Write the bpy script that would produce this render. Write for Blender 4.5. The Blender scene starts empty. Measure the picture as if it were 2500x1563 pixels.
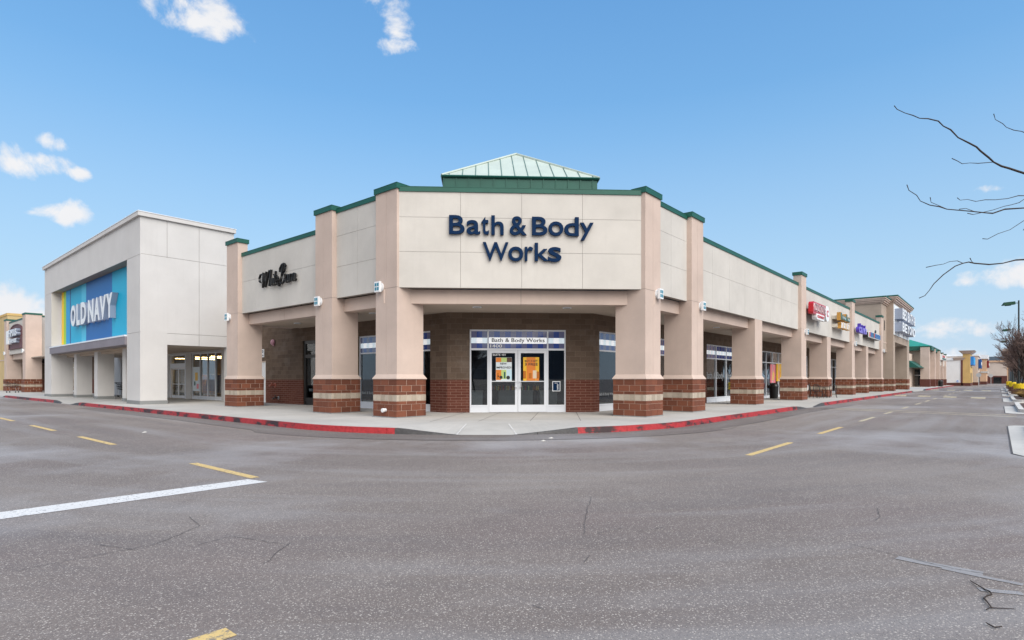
import bpy, bmesh, math, random
from mathutils import Vector, Matrix
R = math.radians
C = bpy.context.scene.collection
sc = bpy.context.scene

# ------------------------------------------------------------------ camera
# world x runs along the right-hand facade, world y along the left-hand facade
HEAD = R(40.3)
FW = Vector((math.cos(HEAD), math.sin(HEAD), 0)); RT = Vector((math.sin(HEAD), -math.cos(HEAD), 0))
cam = bpy.data.cameras.new('camera'); cam.sensor_width = 36; cam.lens = 36*1402/2500
cam.shift_y = 144.5/2500; cam.clip_start = .1; cam.clip_end = 6000
co = bpy.data.objects.new('camera', cam); C.objects.link(co)
co.location = (0, 0, 1.39); co.rotation_euler = (R(90), 0, math.atan2(-FW.x, FW.y))
sc.camera = co

# ------------------------------------------------------------------ sun, sky, exposure
SUN_EL, SUN_AZ = R(42), Vector((-.33, -.944, 0)).normalized()      # direction towards the sun on plan
sun = bpy.data.lights.new('sun', 'SUN'); sun.energy = 2.45; sun.angle = R(60); sun.color = (1, .94, .87)
so = bpy.data.objects.new('sun', sun); C.objects.link(so)
sd = Vector((SUN_AZ.x*math.cos(SUN_EL), SUN_AZ.y*math.cos(SUN_EL), math.sin(SUN_EL)))
so.rotation_euler = sd.to_track_quat('Z', 'Y').to_euler(); so.location = (0, 0, 40)
sc.view_settings.view_transform = 'Standard'; sc.view_settings.look = 'None'
sc.view_settings.exposure = 0.59; sc.view_settings.gamma = 1; sc.view_settings.use_curve_mapping = False

world = bpy.data.worlds.new('World'); sc.world = world; world.use_nodes = True
def build_sky():
    nt = world.node_tree; N = nt.nodes; L = nt.links; N.clear()
    out = N.new('ShaderNodeOutputWorld'); bg = N.new('ShaderNodeBackground'); bg.inputs[1].default_value = .1
    L.new(bg.outputs[0], out.inputs[0])
    sky = N.new('ShaderNodeTexSky'); sky.sky_type = 'NISHITA'; sky.sun_disc = False
    sky.sun_elevation = SUN_EL; sky.sun_rotation = math.atan2(SUN_AZ.x, SUN_AZ.y)
    sky.air_density = 1.0; sky.dust_density = .6; sky.ozone_density = 2.0
    tc = N.new('ShaderNodeTexCoord')
    def val(x):
        return x
    def m(op, a, b=None, c=None, clamp=False):
        n = N.new('ShaderNodeMath'); n.operation = op; n.use_clamp = clamp
        for i, x in enumerate((a, b, c)):
            if x is None: continue
            if isinstance(x, (int, float)): n.inputs[i].default_value = x
            else: L.new(x, n.inputs[i])
        return n.outputs[0]
    def vm(op, a, b=None, out=0):
        n = N.new('ShaderNodeVectorMath'); n.operation = op
        for i, x in enumerate((a, b)):
            if x is None: continue
            if isinstance(x, (tuple, list, Vector)): n.inputs[i].default_value = tuple(x)
            else: L.new(x, n.inputs[i])
        return n.outputs[out]
    D = vm('NORMALIZE', tc.outputs['Generated'])
    def noise(vec, scale, det, rough, dist=0):
        n = N.new('ShaderNodeTexNoise'); n.inputs['Scale'].default_value = scale; n.inputs['Detail'].default_value = det
        n.inputs['Roughness'].default_value = rough; n.inputs['Distortion'].default_value = dist; L.new(vec, n.inputs['Vector']); return n
    def ramp(x, lo, hi):
        n = N.new('ShaderNodeMapRange'); n.interpolation_type = 'SMOOTHSTEP'
        n.inputs[1].default_value = lo; n.inputs[2].default_value = hi; L.new(x, n.inputs[0]); return n.outputs[0]
    # blobs of the fair-weather clouds: direction as (azimuth tangent, elevation tangent), half sizes, weight
    blobs = [(-.535,.635,.070,.034,1),(-.488,.608,.048,.026,1),(-.575,.655,.034,.022,1),(-.46,.60,.022,.03,.9),
             (-.215,.66,.040,.030,.85),(-.195,.62,.026,.034,.9),(-.19,.585,.032,.022,.85),(-.18,.60,.016,.016,.7),
             (-.825,.368,.046,.020,1.0),(-.798,.404,.024,.018,.95),(-.862,.386,.016,.022,.8),(-.758,.350,.020,.013,.85),
             (-.782,.288,.040,.023,1.15),(-.815,.287,.030,.010,.9),(-.845,.290,.028,.006,.6),(-.765,.283,.018,.014,.9),
             (-.87,.130,.075,.034,1.15),(-.845,.105,.085,.028,1.15),(-.92,.14,.06,.045,1.1),(-.80,.10,.05,.03,1.1),(-.77,.095,.04,.028,1.05),
             (.862,.178,.050,.020,.95),(.83,.166,.04,.014,.85),(.90,.19,.05,.026,.95),(.795,.178,.018,.009,.55),
             (.775,.092,.050,.018,.95),(.73,.086,.032,.016,.85),(.82,.095,.030,.010,.7),(.748,.072,.03,.012,.8),
             (.835,.045,.09,.014,.75),(.79,.028,.11,.012,.7),(.86,.127,.05,.008,.45),(.85,.335,.03,.007,.45)]
    acc = None
    warp = noise(D, 9, 3, .55)
    wv = vm('SUBTRACT', warp.outputs['Color'], (.5, .5, .5))
    sc_ = N.new('ShaderNodeVectorMath'); sc_.operation = 'SCALE'; sc_.inputs['Scale'].default_value = .045; L.new(wv, sc_.inputs[0])
    Dw = vm('ADD', D, sc_.outputs[0])
    for ax, el, sa, se, w in blobs:
        c = (FW + RT*ax + Vector((0, 0, el)))
        k = c.length; c = c/k
        ex = Vector((0, 0, 1)).cross(c).normalized()*-1; ey = c.cross(ex).normalized()
        if ey.z < 0: ey = -ey
        p = vm('SUBTRACT', Dw, c)
        a = vm('DOT_PRODUCT', p, ex*(k/sa*.8), 1); b = vm('DOT_PRODUCT', p, ey*(k/se), 1)
        f = vm('DOT_PRODUCT', Dw, c, 1)
        r2 = m('ADD', m('MULTIPLY', a, a), m('MULTIPLY', b, b))
        v = m('MULTIPLY', m('SUBTRACT', 1, m('MULTIPLY', r2, .55)), w)
        v = m('MAXIMUM', v, 0)
        v = m('MULTIPLY', v, m('GREATER_THAN', f, .3))
        acc = v if acc is None else m('MAXIMUM', acc, v)
    n1 = noise(D, 17, 9, .62, .3)
    dens = ramp(m('ADD', m('MULTIPLY', acc, 1.0), m('MULTIPLY', m('SUBTRACT', n1.outputs[0], .5), 2.5)), .50, 1.12)
    dens = m('MULTIPLY', dens, ramp(acc, .02, .3))
    # broken cloud deck over the half of the sky behind the photographer
    back = vm('DOT_PRODUCT', D, tuple(-FW*.9 + Vector((0, 0, .35))), 1)
    n2 = noise(D, 2.6, 8, .6, .4)
    deck = m('MULTIPLY', ramp(back, .18, .55), ramp(n2.outputs[0], .34, .56))
    cov = m('MAXIMUM', dens, deck, clamp=True)
    n3 = noise(D, 7, 5, .5)
    shade = N.new('ShaderNodeMix'); shade.data_type = 'RGBA'
    L.new(n3.outputs[0], shade.inputs[0]); shade.inputs[6].default_value = (5.2, 5.35, 5.7, 1); shade.inputs[7].default_value = (6.5, 6.45, 6.45, 1)
    # the air near the horizon is paler
    sep = N.new('ShaderNodeSeparateXYZ'); L.new(D, sep.inputs[0])
    hz = N.new('ShaderNodeMapRange'); hz.inputs[1].default_value = 0; hz.inputs[2].default_value = .43; hz.inputs[3].default_value = 1; hz.inputs[4].default_value = 0
    L.new(sep.outputs[2], hz.inputs[0])
    hz2 = m('POWER', hz.outputs[0], .85)
    tint = N.new('ShaderNodeMix'); tint.data_type = 'RGBA'; tint.blend_type = 'MULTIPLY'; tint.inputs[0].default_value = 1
    L.new(sky.outputs[0], tint.inputs[6]); tint.inputs[7].default_value = SKY_TINT
    pale = N.new('ShaderNodeMix'); pale.data_type = 'RGBA'
    L.new(m('MULTIPLY', hz2, SKY_PALE), pale.inputs[0]); L.new(tint.outputs[2], pale.inputs[6]); pale.inputs[7].default_value = (3.9, 4.8, 5.75, 1)
    lit = N.new('ShaderNodeMix'); lit.data_type = 'RGBA'      # deck brightened past the small clouds to fill the shade under the canopy
    L.new(deck, lit.inputs[0]); L.new(shade.outputs[2], lit.inputs[6]); lit.inputs[7].default_value = (9.6, 9.2, 8.8, 1)
    # even out the blue from side to side
    cr = N.new('ShaderNodeValToRGB'); L.new(sep.outputs[2], cr.inputs[0]); e = cr.color_ramp.elements
    stops = ((0,(3.9,4.8,5.75)),(.16,(2.75,4.25,5.75)),(.38,(1.5,3.25,5.6)),(.62,(.85,2.4,5.1)))
    e[0].position, e[1].position = 0, 1
    while len(e) < 4: e.new(.5)
    for el_, (p_, c_) in zip(e, stops): el_.position = p_; el_.color = (c_[0]/8, c_[1]/8, c_[2]/8, 1)
    up8 = N.new('ShaderNodeVectorMath'); up8.operation = 'SCALE'; up8.inputs['Scale'].default_value = 8; L.new(cr.outputs[0], up8.inputs[0])
    even = N.new('ShaderNodeMix'); even.data_type = 'RGBA'; even.inputs[0].default_value = .65
    L.new(pale.outputs[2], even.inputs[6]); L.new(up8.outputs[0], even.inputs[7])
    fin = N.new('ShaderNodeMix'); fin.data_type = 'RGBA'
    L.new(cov, fin.inputs[0]); L.new(even.outputs[2], fin.inputs[6]); L.new(lit.outputs[2], fin.inputs[7])
    L.new(fin.outputs[2], bg.inputs[0])
SKY_TINT = (.96, 1.40, 1.50, 1); SKY_PALE = .97
build_sky()

# ------------------------------------------------------------------ helpers
ORG = {}
class MB:
    """collects faces and links them as ONE mesh object"""
    def __init__(s): s.v = []; s.f = []; s.m = []
    def add(s, pts, faces, mi=0):
        b = len(s.v); s.v += [tuple(p) for p in pts]
        for f in faces: s.f.append([b+i for i in f]); s.m.append(mi)
        return s
    def hexa(s, p, mi=0):
        return s.add(p, [(0,3,2,1),(4,5,6,7),(0,1,5,4),(1,2,6,5),(2,3,7,6),(3,0,4,7)], mi)
    def box(s, x0, x1, y0, y1, z0, z1, mi=0):
        return s.hexa([(x0,y0,z0),(x1,y0,z0),(x1,y1,z0),(x0,y1,z0),(x0,y0,z1),(x1,y0,z1),(x1,y1,z1),(x0,y1,z1)], mi)
    def obox(s, F, s0, s1, d0, d1, z0, z1, mi=0):
        return s.hexa([F(s0,d0,z0),F(s1,d0,z0),F(s1,d1,z0),F(s0,d1,z0),F(s0,d0,z1),F(s1,d0,z1),F(s1,d1,z1),F(s0,d1,z1)], mi)
    def quad(s, pts, mi=0): return s.add(pts, [tuple(range(len(pts)))], mi)
    def prism(s, poly, z0, z1, mi=0):
        n = len(poly); pts = [(x,y,z0) for x,y in poly]+[(x,y,z1) for x,y in poly]
        return s.add(pts, [tuple(range(n))[::-1], tuple(range(n,2*n))]+[(i,(i+1)%n,n+(i+1)%n,n+i) for i in range(n)], mi)
    def eprism(s, F, poly, d0, d1, mi=0):      # polygon in the facade plane (s, z) extruded in depth
        n = len(poly); pts = [F(a,d0,z) for a,z in poly]+[F(a,d1,z) for a,z in poly]
        return s.add(pts, [tuple(range(n))[::-1], tuple(range(n,2*n))]+[(i,(i+1)%n,n+(i+1)%n,n+i) for i in range(n)], mi)
    def tube(s, pts, r, n=6, mi=0, caps=True):
        pts = [Vector(p) for p in pts]; k = len(pts)
        rs = r if isinstance(r, (list, tuple)) else [r]*k
        rings = []; up = Vector((0,0,1))
        for i, p in enumerate(pts):
            t = (pts[min(i+1,k-1)]-pts[max(i-1,0)])
            t = t.normalized() if t.length > 1e-9 else Vector((0,0,1))
            a = t.cross(up if abs(t.z) < .95 else Vector((1,0,0))).normalized(); b = t.cross(a)
            rings.append([p+(a*math.cos(2*math.pi*j/n)+b*math.sin(2*math.pi*j/n))*rs[i] for j in range(n)])
        base = [q for ring in rings for q in ring]
        faces = [(i*n+j, i*n+(j+1)%n, (i+1)*n+(j+1)%n, (i+1)*n+j) for i in range(k-1) for j in range(n)]
        if caps: faces += [tuple(range(n))[::-1], tuple(range((k-1)*n, k*n))]
        return s.add(base, faces, mi)
    def lathe(s, c, prof, n=20, mi=0):
        pts = [(c[0]+r*math.cos(2*math.pi*j/n), c[1]+r*math.sin(2*math.pi*j/n), c[2]+z) for r,z in prof for j in range(n)]
        k = len(prof)
        faces = [(i*n+j, i*n+(j+1)%n, (i+1)*n+(j+1)%n, (i+1)*n+j) for i in range(k-1) for j in range(n)]
        faces += [tuple(range(n))[::-1], tuple(range((k-1)*n, k*n))]
        return s.add(pts, faces, mi)
    def build(s, name, mats, parent=None, smooth=False, recalc=True):
        o0 = ORG.get(parent.name, Vector()) if parent else Vector()
        me = bpy.data.meshes.new(name)
        me.from_pydata([(x-o0.x, y-o0.y, z-o0.z) for x,y,z in s.v], [], s.f)
        mats = mats if isinstance(mats, (list, tuple)) else [mats]
        for mt in mats: me.materials.append(mt)
        me.polygons.foreach_set('material_index', s.m)
        if recalc:
            bm = bmesh.new(); bm.from_mesh(me); bmesh.ops.recalc_face_normals(bm, faces=bm.faces); bm.to_mesh(me); bm.free()
        uv = me.uv_layers.new(name='uv')
        for p in me.polygons:
            nx, ny, nz = p.normal
            h = math.hypot(nx, ny)
            for li in p.loop_indices:
                x, y, z = me.vertices[me.loops[li].vertex_index].co
                if abs(nz) > .8 or h < 1e-6: uv.data[li].uv = (x+o0.x, y+o0.y)
                else: uv.data[li].uv = ((-(x+o0.x)*ny+(y+o0.y)*nx)/h, z+o0.z)
        if smooth: me.polygons.foreach_set('use_smooth', [True]*len(me.polygons))
        o = bpy.data.objects.new(name, me); C.objects.link(o)
        if parent: o.parent = parent
        ORG[o.name] = o0
        return o
def tag(o, label=None, cat=None, group=None, kind=None):
    if label: o['label'] = label
    if cat: o['category'] = cat
    if group: o['group'] = group
    if kind: o['kind'] = kind
    return o
def thing(name, label, cat, loc=(0,0,0), group=None, rot=0):
    o = bpy.data.objects.new(name, None); C.objects.link(o); o.location = loc; o.rotation_euler = (0,0,rot)
    o.empty_display_size = .3
    ORG[o.name] = Vector(loc) if rot == 0 else Vector()
    return tag(o, label, cat, group)
def copy_tree(o, parent=None):
    c = o.copy(); C.objects.link(c)
    if parent: c.parent = parent
    for ch in list(o.children): copy_tree(ch, c)
    return c
def struct(name, mb, mats): return tag(mb.build(name, mats), kind='structure')
def frame(P0, e, n):        # facade frame: s along e (viewer's right), d inward along n, z up
    return lambda s, d, z: (P0[0]+e[0]*s+n[0]*d, P0[1]+e[1]*s+n[1]*d, z)
FL = lambda s, d, z: (11.52+d, -s, z)          # left facade, s = -v
FR = lambda s, d, z: (s, 8.72+d, z)            # right facade, s = u
P0 = Vector((11.67,14.63)); P1 = Vector((17.05,8.92)); LD = (P1-P0).length; eD = (P1-P0)/LD; nD = Vector((-eD.y, eD.x))
FD = frame(P0, eD, nD)
W0 = Vector((14.68,15.60)); W1 = Vector((18.55,11.70)); LW = (W1-W0).length; eW = (W1-W0)/LW; nW = Vector((-eW.y, eW.x))
FWL = frame(W0, eW, nW)

# ------------------------------------------------------------------ materials
def newmat(name):
    mt = bpy.data.materials.new(name); mt.use_nodes = True
    return mt, mt.node_tree.nodes, mt.node_tree.links, mt.node_tree.nodes['Principled BSDF']
def c4(c): return (c[0], c[1], c[2], 1)
def plain(name, col, rough=.5, metal=0, spec=.5, coat=0, emit=None):
    mt, N, L, P = newmat(name)
    P.inputs['Base Color'].default_value = c4(col); P.inputs['Roughness'].default_value = rough
    P.inputs['Metallic'].default_value = metal; P.inputs['Specular IOR Level'].default_value = spec
    P.inputs['Coat Weight'].default_value = coat; P.inputs['Coat Roughness'].default_value = .03
    if emit: P.inputs['Emission Color'].default_value = c4(col); P.inputs['Emission Strength'].default_value = emit
    return mt
def mixc(N, L, f, a, b, mode='MIX'):
    n = N.new('ShaderNodeMix'); n.data_type = 'RGBA'; n.blend_type = mode
    for i, x in ((0,f),(6,a),(7,b)):
        if isinstance(x, (int,float)): n.inputs[i].default_value = x
        elif isinstance(x, tuple): n.inputs[i].default_value = c4(x)
        else: L.new(x, n.inputs[i])
    return n.outputs[2]
def tex(N, L, vec, scale, det=4, rough=.55, stretch=None):
    if stretch:
        mp = N.new('ShaderNodeMapping'); mp.inputs['Scale'].default_value = stretch; L.new(vec, mp.inputs[0]); vec = mp.outputs[0]
    n = N.new('ShaderNodeTexNoise'); n.inputs['Scale'].default_value = scale; n.inputs['Detail'].default_value = det; n.inputs['Roughness'].default_value = rough
    L.new(vec, n.inputs['Vector']); return n.outputs[0]
def rng(N, L, x, lo, hi, a=0, b=1):
    n = N.new('ShaderNodeMapRange'); n.inputs[1].default_value = lo; n.inputs[2].default_value = hi
    n.inputs[3].default_value = a; n.inputs[4].default_value = b; L.new(x, n.inputs[0]); return n.outputs[0]
def pos(N): return N.new('ShaderNodeNewGeometry').outputs['Position']
def bump(N, L, P, h, s=.2, d=.01):
    b = N.new('ShaderNodeBump'); b.inputs['Strength'].default_value = s; b.inputs['Distance'].default_value = d
    L.new(h, b.inputs['Height']); L.new(b.outputs[0], P.inputs['Normal'])
def stucco(name, col, dirt=.10, rough=.9, fine=90):
    mt, N, L, P = newmat(name); p = pos(N)
    a = tex(N, L, p, .7, 5, .6); b = tex(N, L, p, 1.0, 4, .6, (5, 5, .35)); c = tex(N, L, p, fine, 2, .6)
    dk = tuple(x*(1-dirt*2.2) for x in col); lt = tuple(min(1, x*(1+dirt)) for x in col)
    k = mixc(N, L, rng(N, L, a, .3, .7), dk, lt)
    k = mixc(N, L, rng(N, L, b, .55, .85, 0, .30), k, tuple(x*.78 for x in col))
    k = mixc(N, L, rng(N, L, c, .3, .7, 0, .16), k, tuple(x*.6 for x in col))
    L.new(k, P.inputs['Base Color']); P.inputs['Roughness'].default_value = rough; P.inputs['Specular IOR Level'].default_value = .2
    bump(N, L, P, c, .25, .004)
    return mt
def concrete(name, col, joints=False):
    mt, N, L, P = newmat(name); p = pos(N)
    a = tex(N, L, p, .35, 6, .65); b = tex(N, L, p, 2.2, 5, .65); c = tex(N, L, p, 120, 2, .6)
    k = mixc(N, L, rng(N, L, a, .3, .72), tuple(x*.78 for x in col), tuple(x*1.08 for x in col))
    k = mixc(N, L, rng(N, L, b, .5, .78, 0, .4), k, tuple(x*.68 for x in col))
    k = mixc(N, L, rng(N, L, c, .3, .75, 0, .3), k, tuple(x*.6 for x in col))
    L.new(k, P.inputs['Base Color']); P.inputs['Roughness'].default_value = .85; P.inputs['Specular IOR Level'].default_value = .25
    bump(N, L, P, c, .25, .003)
    return mt
def painted_curb(name, col, scuff=(.02,.02,.022), amount=.56):
    mt, N, L, P = newmat(name); p = pos(N)
    a = tex(N, L, p, 1.6, 6, .68, (1,1,2.2)); b = tex(N, L, p, 14, 5, .7); big = tex(N, L, p, .28, 2, .5)
    k = mixc(N, L, rng(N, L, b, .35, .7), tuple(x*.75 for x in col), tuple(min(1,x*1.25+.01) for x in col))
    ad = N.new('ShaderNodeMath'); ad.operation = 'ADD'; L.new(a, ad.inputs[0])
    m2 = N.new('ShaderNodeMath'); m2.operation = 'MULTIPLY_ADD'; L.new(b, m2.inputs[0]); m2.inputs[1].default_value = .28; m2.inputs[2].default_value = -.14
    L.new(m2.outputs[0], ad.inputs[1])
    ad2 = N.new('ShaderNodeMath'); ad2.operation = 'MULTIPLY_ADD'; L.new(big, ad2.inputs[0]); ad2.inputs[1].default_value = .5; L.new(ad.outputs[0], ad2.inputs[2])
    k = mixc(N, L, rng(N, L, ad2.outputs[0], amount+.27, amount+.36, 0, .95), k, scuff)
    L.new(k, P.inputs['Base Color']); P.inputs['Roughness'].default_value = .6
    bump(N, L, P, b, .3, .004)
    return mt
def asphalt(name, dark=1.0):
    mt, N, L, P = newmat(name); p = pos(N)
    big = tex(N, L, p, .16, 4, .6); med = tex(N, L, p, .55, 5, .65, (1,1.7,1)); pur = tex(N, L, p, .23, 3, .5); fine = tex(N, L, p, 38, 3, .7)
    k = mixc(N, L, rng(N, L, big, .42, .60), (0.183,0.150,0.132), (0.254,0.216,0.190))
    k = mixc(N, L, rng(N, L, pur, .48, .66, 0, .6), k, (0.195,0.146,0.135))
    k = mixc(N, L, rng(N, L, med, .56, .74, 0, .55), k, (0.321,0.284,0.255))
    k = mixc(N, L, rng(N, L, med, .28, .42, .4, 0), k, (0.137,0.113,0.105))
    k = mixc(N, L, rng(N, L, fine, .32, .7, 0, .6), k, (0.105,0.086,0.076))
    # wear bands that follow the kerb round the bend, and dusty pale areas
    sx = N.new('ShaderNodeSeparateXYZ'); L.new(p, sx.inputs[0])
    def mt_(op, a, b):
        n = N.new('ShaderNodeMath'); n.operation = op
        for i, x in enumerate((a, b)):
            if isinstance(x, (int, float)): n.inputs[i].default_value = x
            else: L.new(x, n.inputs[i])
        return n.outputs[0]
    dx = mt_('MAXIMUM', mt_('SUBTRACT', 16.55, sx.outputs[0]), 0); dy = mt_('MAXIMUM', mt_('SUBTRACT', 15.18, sx.outputs[1]), 0)
    dist = mt_('SQRT', mt_('ADD', mt_('MULTIPLY', dx, dx), mt_('MULTIPLY', dy, dy)), 0)
    cb = N.new('ShaderNodeCombineXYZ'); L.new(mt_('MULTIPLY', dist, .95), cb.inputs[0]); L.new(mt_('MULTIPLY', mt_('SUBTRACT', sx.outputs[0], sx.outputs[1]), .07), cb.inputs[1])
    band = tex(N, L, cb.outputs[0], 1.0, 4, .6)
    k = mixc(N, L, rng(N, L, band, .50, .68, 0, .6), k, (.265,.25,.245))
    k = mixc(N, L, rng(N, L, band, .30, .48, .6, 0), k, (.125,.108,.106))
    dust = tex(N, L, p, .10, 5, .62)
    k = mixc(N, L, rng(N, L, dust, .51, .62, 0, .75), k, (.33,.32,.325))
    spot = tex(N, L, p, 1.7, 2, .5)
    k = mixc(N, L, rng(N, L, spot, .72, .80, 0, .35), k, (.09,.08,.078))
    # exposed aggregate: pale and dark stones
    for scale, lo, colr, w in ((78, .86, (.54,.49,.43), .85), (112, .80, (.47,.42,.37), .75), (150, .74, (.33,.29,.26), .6), (120, .80, (.08,.073,.072), .7)):
        v = N.new('ShaderNodeTexVoronoi'); v.inputs['Scale'].default_value = scale; L.new(p, v.inputs['Vector'])
        s = N.new('ShaderNodeSeparateColor'); L.new(v.outputs['Color'], s.inputs[0])
        on = rng(N, L, s.outputs[0 if scale != 120 else 1], lo, lo+.02); near = rng(N, L, v.outputs['Distance'], .34, .5, 1, 0)
        mm = N.new('ShaderNodeMath'); mm.operation = 'MULTIPLY'; L.new(on, mm.inputs[0]); L.new(near, mm.inputs[1])
        mw = N.new('ShaderNodeMath'); mw.operation = 'MULTIPLY'; L.new(mm.outputs[0], mw.inputs[0]); mw.inputs[1].default_value = w
        k = mixc(N, L, mw.outputs[0], k, colr)
    if dark != 1: k = mixc(N, L, 1.0, k, (dark,dark,dark*1.02), 'MULTIPLY')
    L.new(k, P.inputs['Base Color']); P.inputs['Roughness'].default_value = .82; P.inputs['Specular IOR Level'].default_value = .45
    bump(N, L, P, fine, .45, .006)
    return mt
def road_paint(name, col, wear=.5):
    mt, N, L, P = newmat(name); p = pos(N)
    a = tex(N, L, p, 22, 5, .75); b = tex(N, L, p, 2.0, 4, .6); c = tex(N, L, p, 70, 2, .6)
    k = mixc(N, L, rng(N, L, b, .3, .7), tuple(x*.85 for x in col), col)
    s = N.new('ShaderNodeMath'); s.operation = 'MULTIPLY_ADD'; L.new(c, s.inputs[0]); s.inputs[1].default_value = .45; L.new(a, s.inputs[2])
    s2 = N.new('ShaderNodeMath'); s2.operation = 'MULTIPLY_ADD'; L.new(b, s2.inputs[0]); s2.inputs[1].default_value = .35; L.new(s.outputs[0], s2.inputs[2])
    k = mixc(N, L, rng(N, L, s2.outputs[0], 1.12-wear*.32, 1.24-wear*.32, 0, .85), k, (.16,.15,.15))
    L.new(k, P.inputs['Base Color']); P.inputs['Roughness'].default_value = .75
    return mt
def masonry(name):      # split-face brown block above, red half-height brick below the line of the pier bases
    mt, N, L, P = newmat(name)
    uv = N.new('ShaderNodeUVMap'); uv.uv_map = 'uv'; p = pos(N)
    def br(w, h, c1, c2, mo, ms, off=.5):
        b = N.new('ShaderNodeTexBrick'); L.new(uv.outputs[0], b.inputs['Vector'])
        b.inputs['Scale'].default_value = 1; b.inputs['Brick Width'].default_value = w; b.inputs['Row Height'].default_value = h
        b.inputs['Color1'].default_value = c4(c1); b.inputs['Color2'].default_value = c4(c2); b.inputs['Mortar'].default_value = c4(mo)
        b.inputs['Mortar Size'].default_value = ms; b.offset = off; b.inputs['Mortar Smooth'].default_value = .3; b.inputs['Bias'].default_value = -.2
        return b
    up = br(.406, .2033, (.125,.088,.064), (.185,.132,.097), (.205,.160,.128), .006)
    lo = br(.406, .1017, (.112,.037,.025), (.150,.055,.038), (.30,.19,.15), .006)
    n1 = tex(N, L, p, 24, 5, .75); n2 = tex(N, L, p, .9, 4, .6)
    uc = mixc(N, L, rng(N, L, n1, .3, .75, 0, .6), up.outputs[0], (.085,.064,.052))
    uc = mixc(N, L, rng(N, L, n2, .55, .8, 0, .35), uc, (.30,.26,.23))
    lc = mixc(N, L, rng(N, L, n1, .35, .75, 0, .35), lo.outputs[0], (.085,.028,.02))
    sep = N.new('ShaderNodeSeparateXYZ'); L.new(p, sep.inputs[0])
    gt = N.new('ShaderNodeMath'); gt.operation = 'GREATER_THAN'; L.new(sep.outputs[2], gt.inputs[0]); gt.inputs[1].default_value = 1.37
    k = mixc(N, L, gt.outputs[0], lc, uc)
    L.new(k, P.inputs['Base Color']); P.inputs['Roughness'].default_value = .92; P.inputs['Specular IOR Level'].default_value = .2
    bump(N, L, P, n1, .6, .02)
    return mt
def block(name, c1, c2, rough=.85):       # single pier blocks, a shade of their own each
    mt, N, L, P = newmat(name); g = N.new('ShaderNodeNewGeometry'); p = g.outputs['Position']
    k = mixc(N, L, g.outputs['Random Per Island'], c1, c2)
    n1 = tex(N, L, p, 9, 5, .7); n2 = tex(N, L, p, 60, 3, .7)
    k = mixc(N, L, rng(N, L, n1, .45, .8, 0, .35), k, tuple(x*.6 for x in c1))
    k = mixc(N, L, rng(N, L, n2, .35, .75, 0, .25), k, tuple(min(1,x*1.5) for x in c2))
    L.new(k, P.inputs['Base Color']); P.inputs['Roughness'].default_value = rough; P.inputs['Specular IOR Level'].default_value = .25
    bump(N, L, P, n2, .3, .005)
    return mt
def glass(name, tint=(.74,.78,.80), ior=.06):
    mt, N, L, P = newmat(name); N.remove(P); out = N['Material Output']
    lw = N.new('ShaderNodeLayerWeight'); lw.inputs[0].default_value = .5      # Schlick reflectance, the same from either side of the pane
    pw = N.new('ShaderNodeMath'); pw.operation = 'POWER'; L.new(lw.outputs['Facing'], pw.inputs[0]); pw.inputs[1].default_value = 4.5
    fr = N.new('ShaderNodeMath'); fr.operation = 'MULTIPLY_ADD'; L.new(pw.outputs[0], fr.inputs[0]); fr.inputs[1].default_value = 1-ior; fr.inputs[2].default_value = ior
    tr = N.new('ShaderNodeBsdfTransparent'); tr.inputs[0].default_value = c4(tint)
    gl = N.new('ShaderNodeBsdfGlossy'); gl.inputs['Roughness'].default_value = .012; gl.inputs[0].default_value = (.96,.98,1,1)
    p = pos(N); b = N.new('ShaderNodeBump'); b.inputs['Strength'].default_value = .02; b.inputs['Distance'].default_value = .02
    L.new(tex(N, L, p, 1.3, 2, .5), b.inputs['Height']); L.new(b.outputs[0], gl.inputs['Normal'])
    mx = N.new('ShaderNodeMixShader'); L.new(fr.outputs[0], mx.inputs[0]); L.new(tr.outputs[0], mx.inputs[1]); L.new(gl.outputs[0], mx.inputs[2])
    L.new(mx.outputs[0], out.inputs[0]); return mt
def noisy(name, c1, c2, scale=4, rough=.9):
    mt, N, L, P = newmat(name); p = pos(N)
    L.new(mixc(N, L, rng(N, L, tex(N, L, p, scale, 6, .7), .32, .7), c1, c2), P.inputs['Base Color']); P.inputs['Roughness'].default_value = rough
    bump(N, L, P, tex(N, L, p, scale*8, 4, .7), .5, .02)
    return mt
def metal_roof(name, col, var=.18):
    mt, N, L, P = newmat(name); p = pos(N)
    k = mixc(N, L, rng(N, L, tex(N, L, p, 1.2, 5, .6), .35, .7), tuple(x*(1-var) for x in col), tuple(x*(1+var) for x in col))
    L.new(k, P.inputs['Base Color']); P.inputs['Roughness'].default_value = .5; P.inputs['Specular IOR Level'].default_value = .4
    return mt

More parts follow.
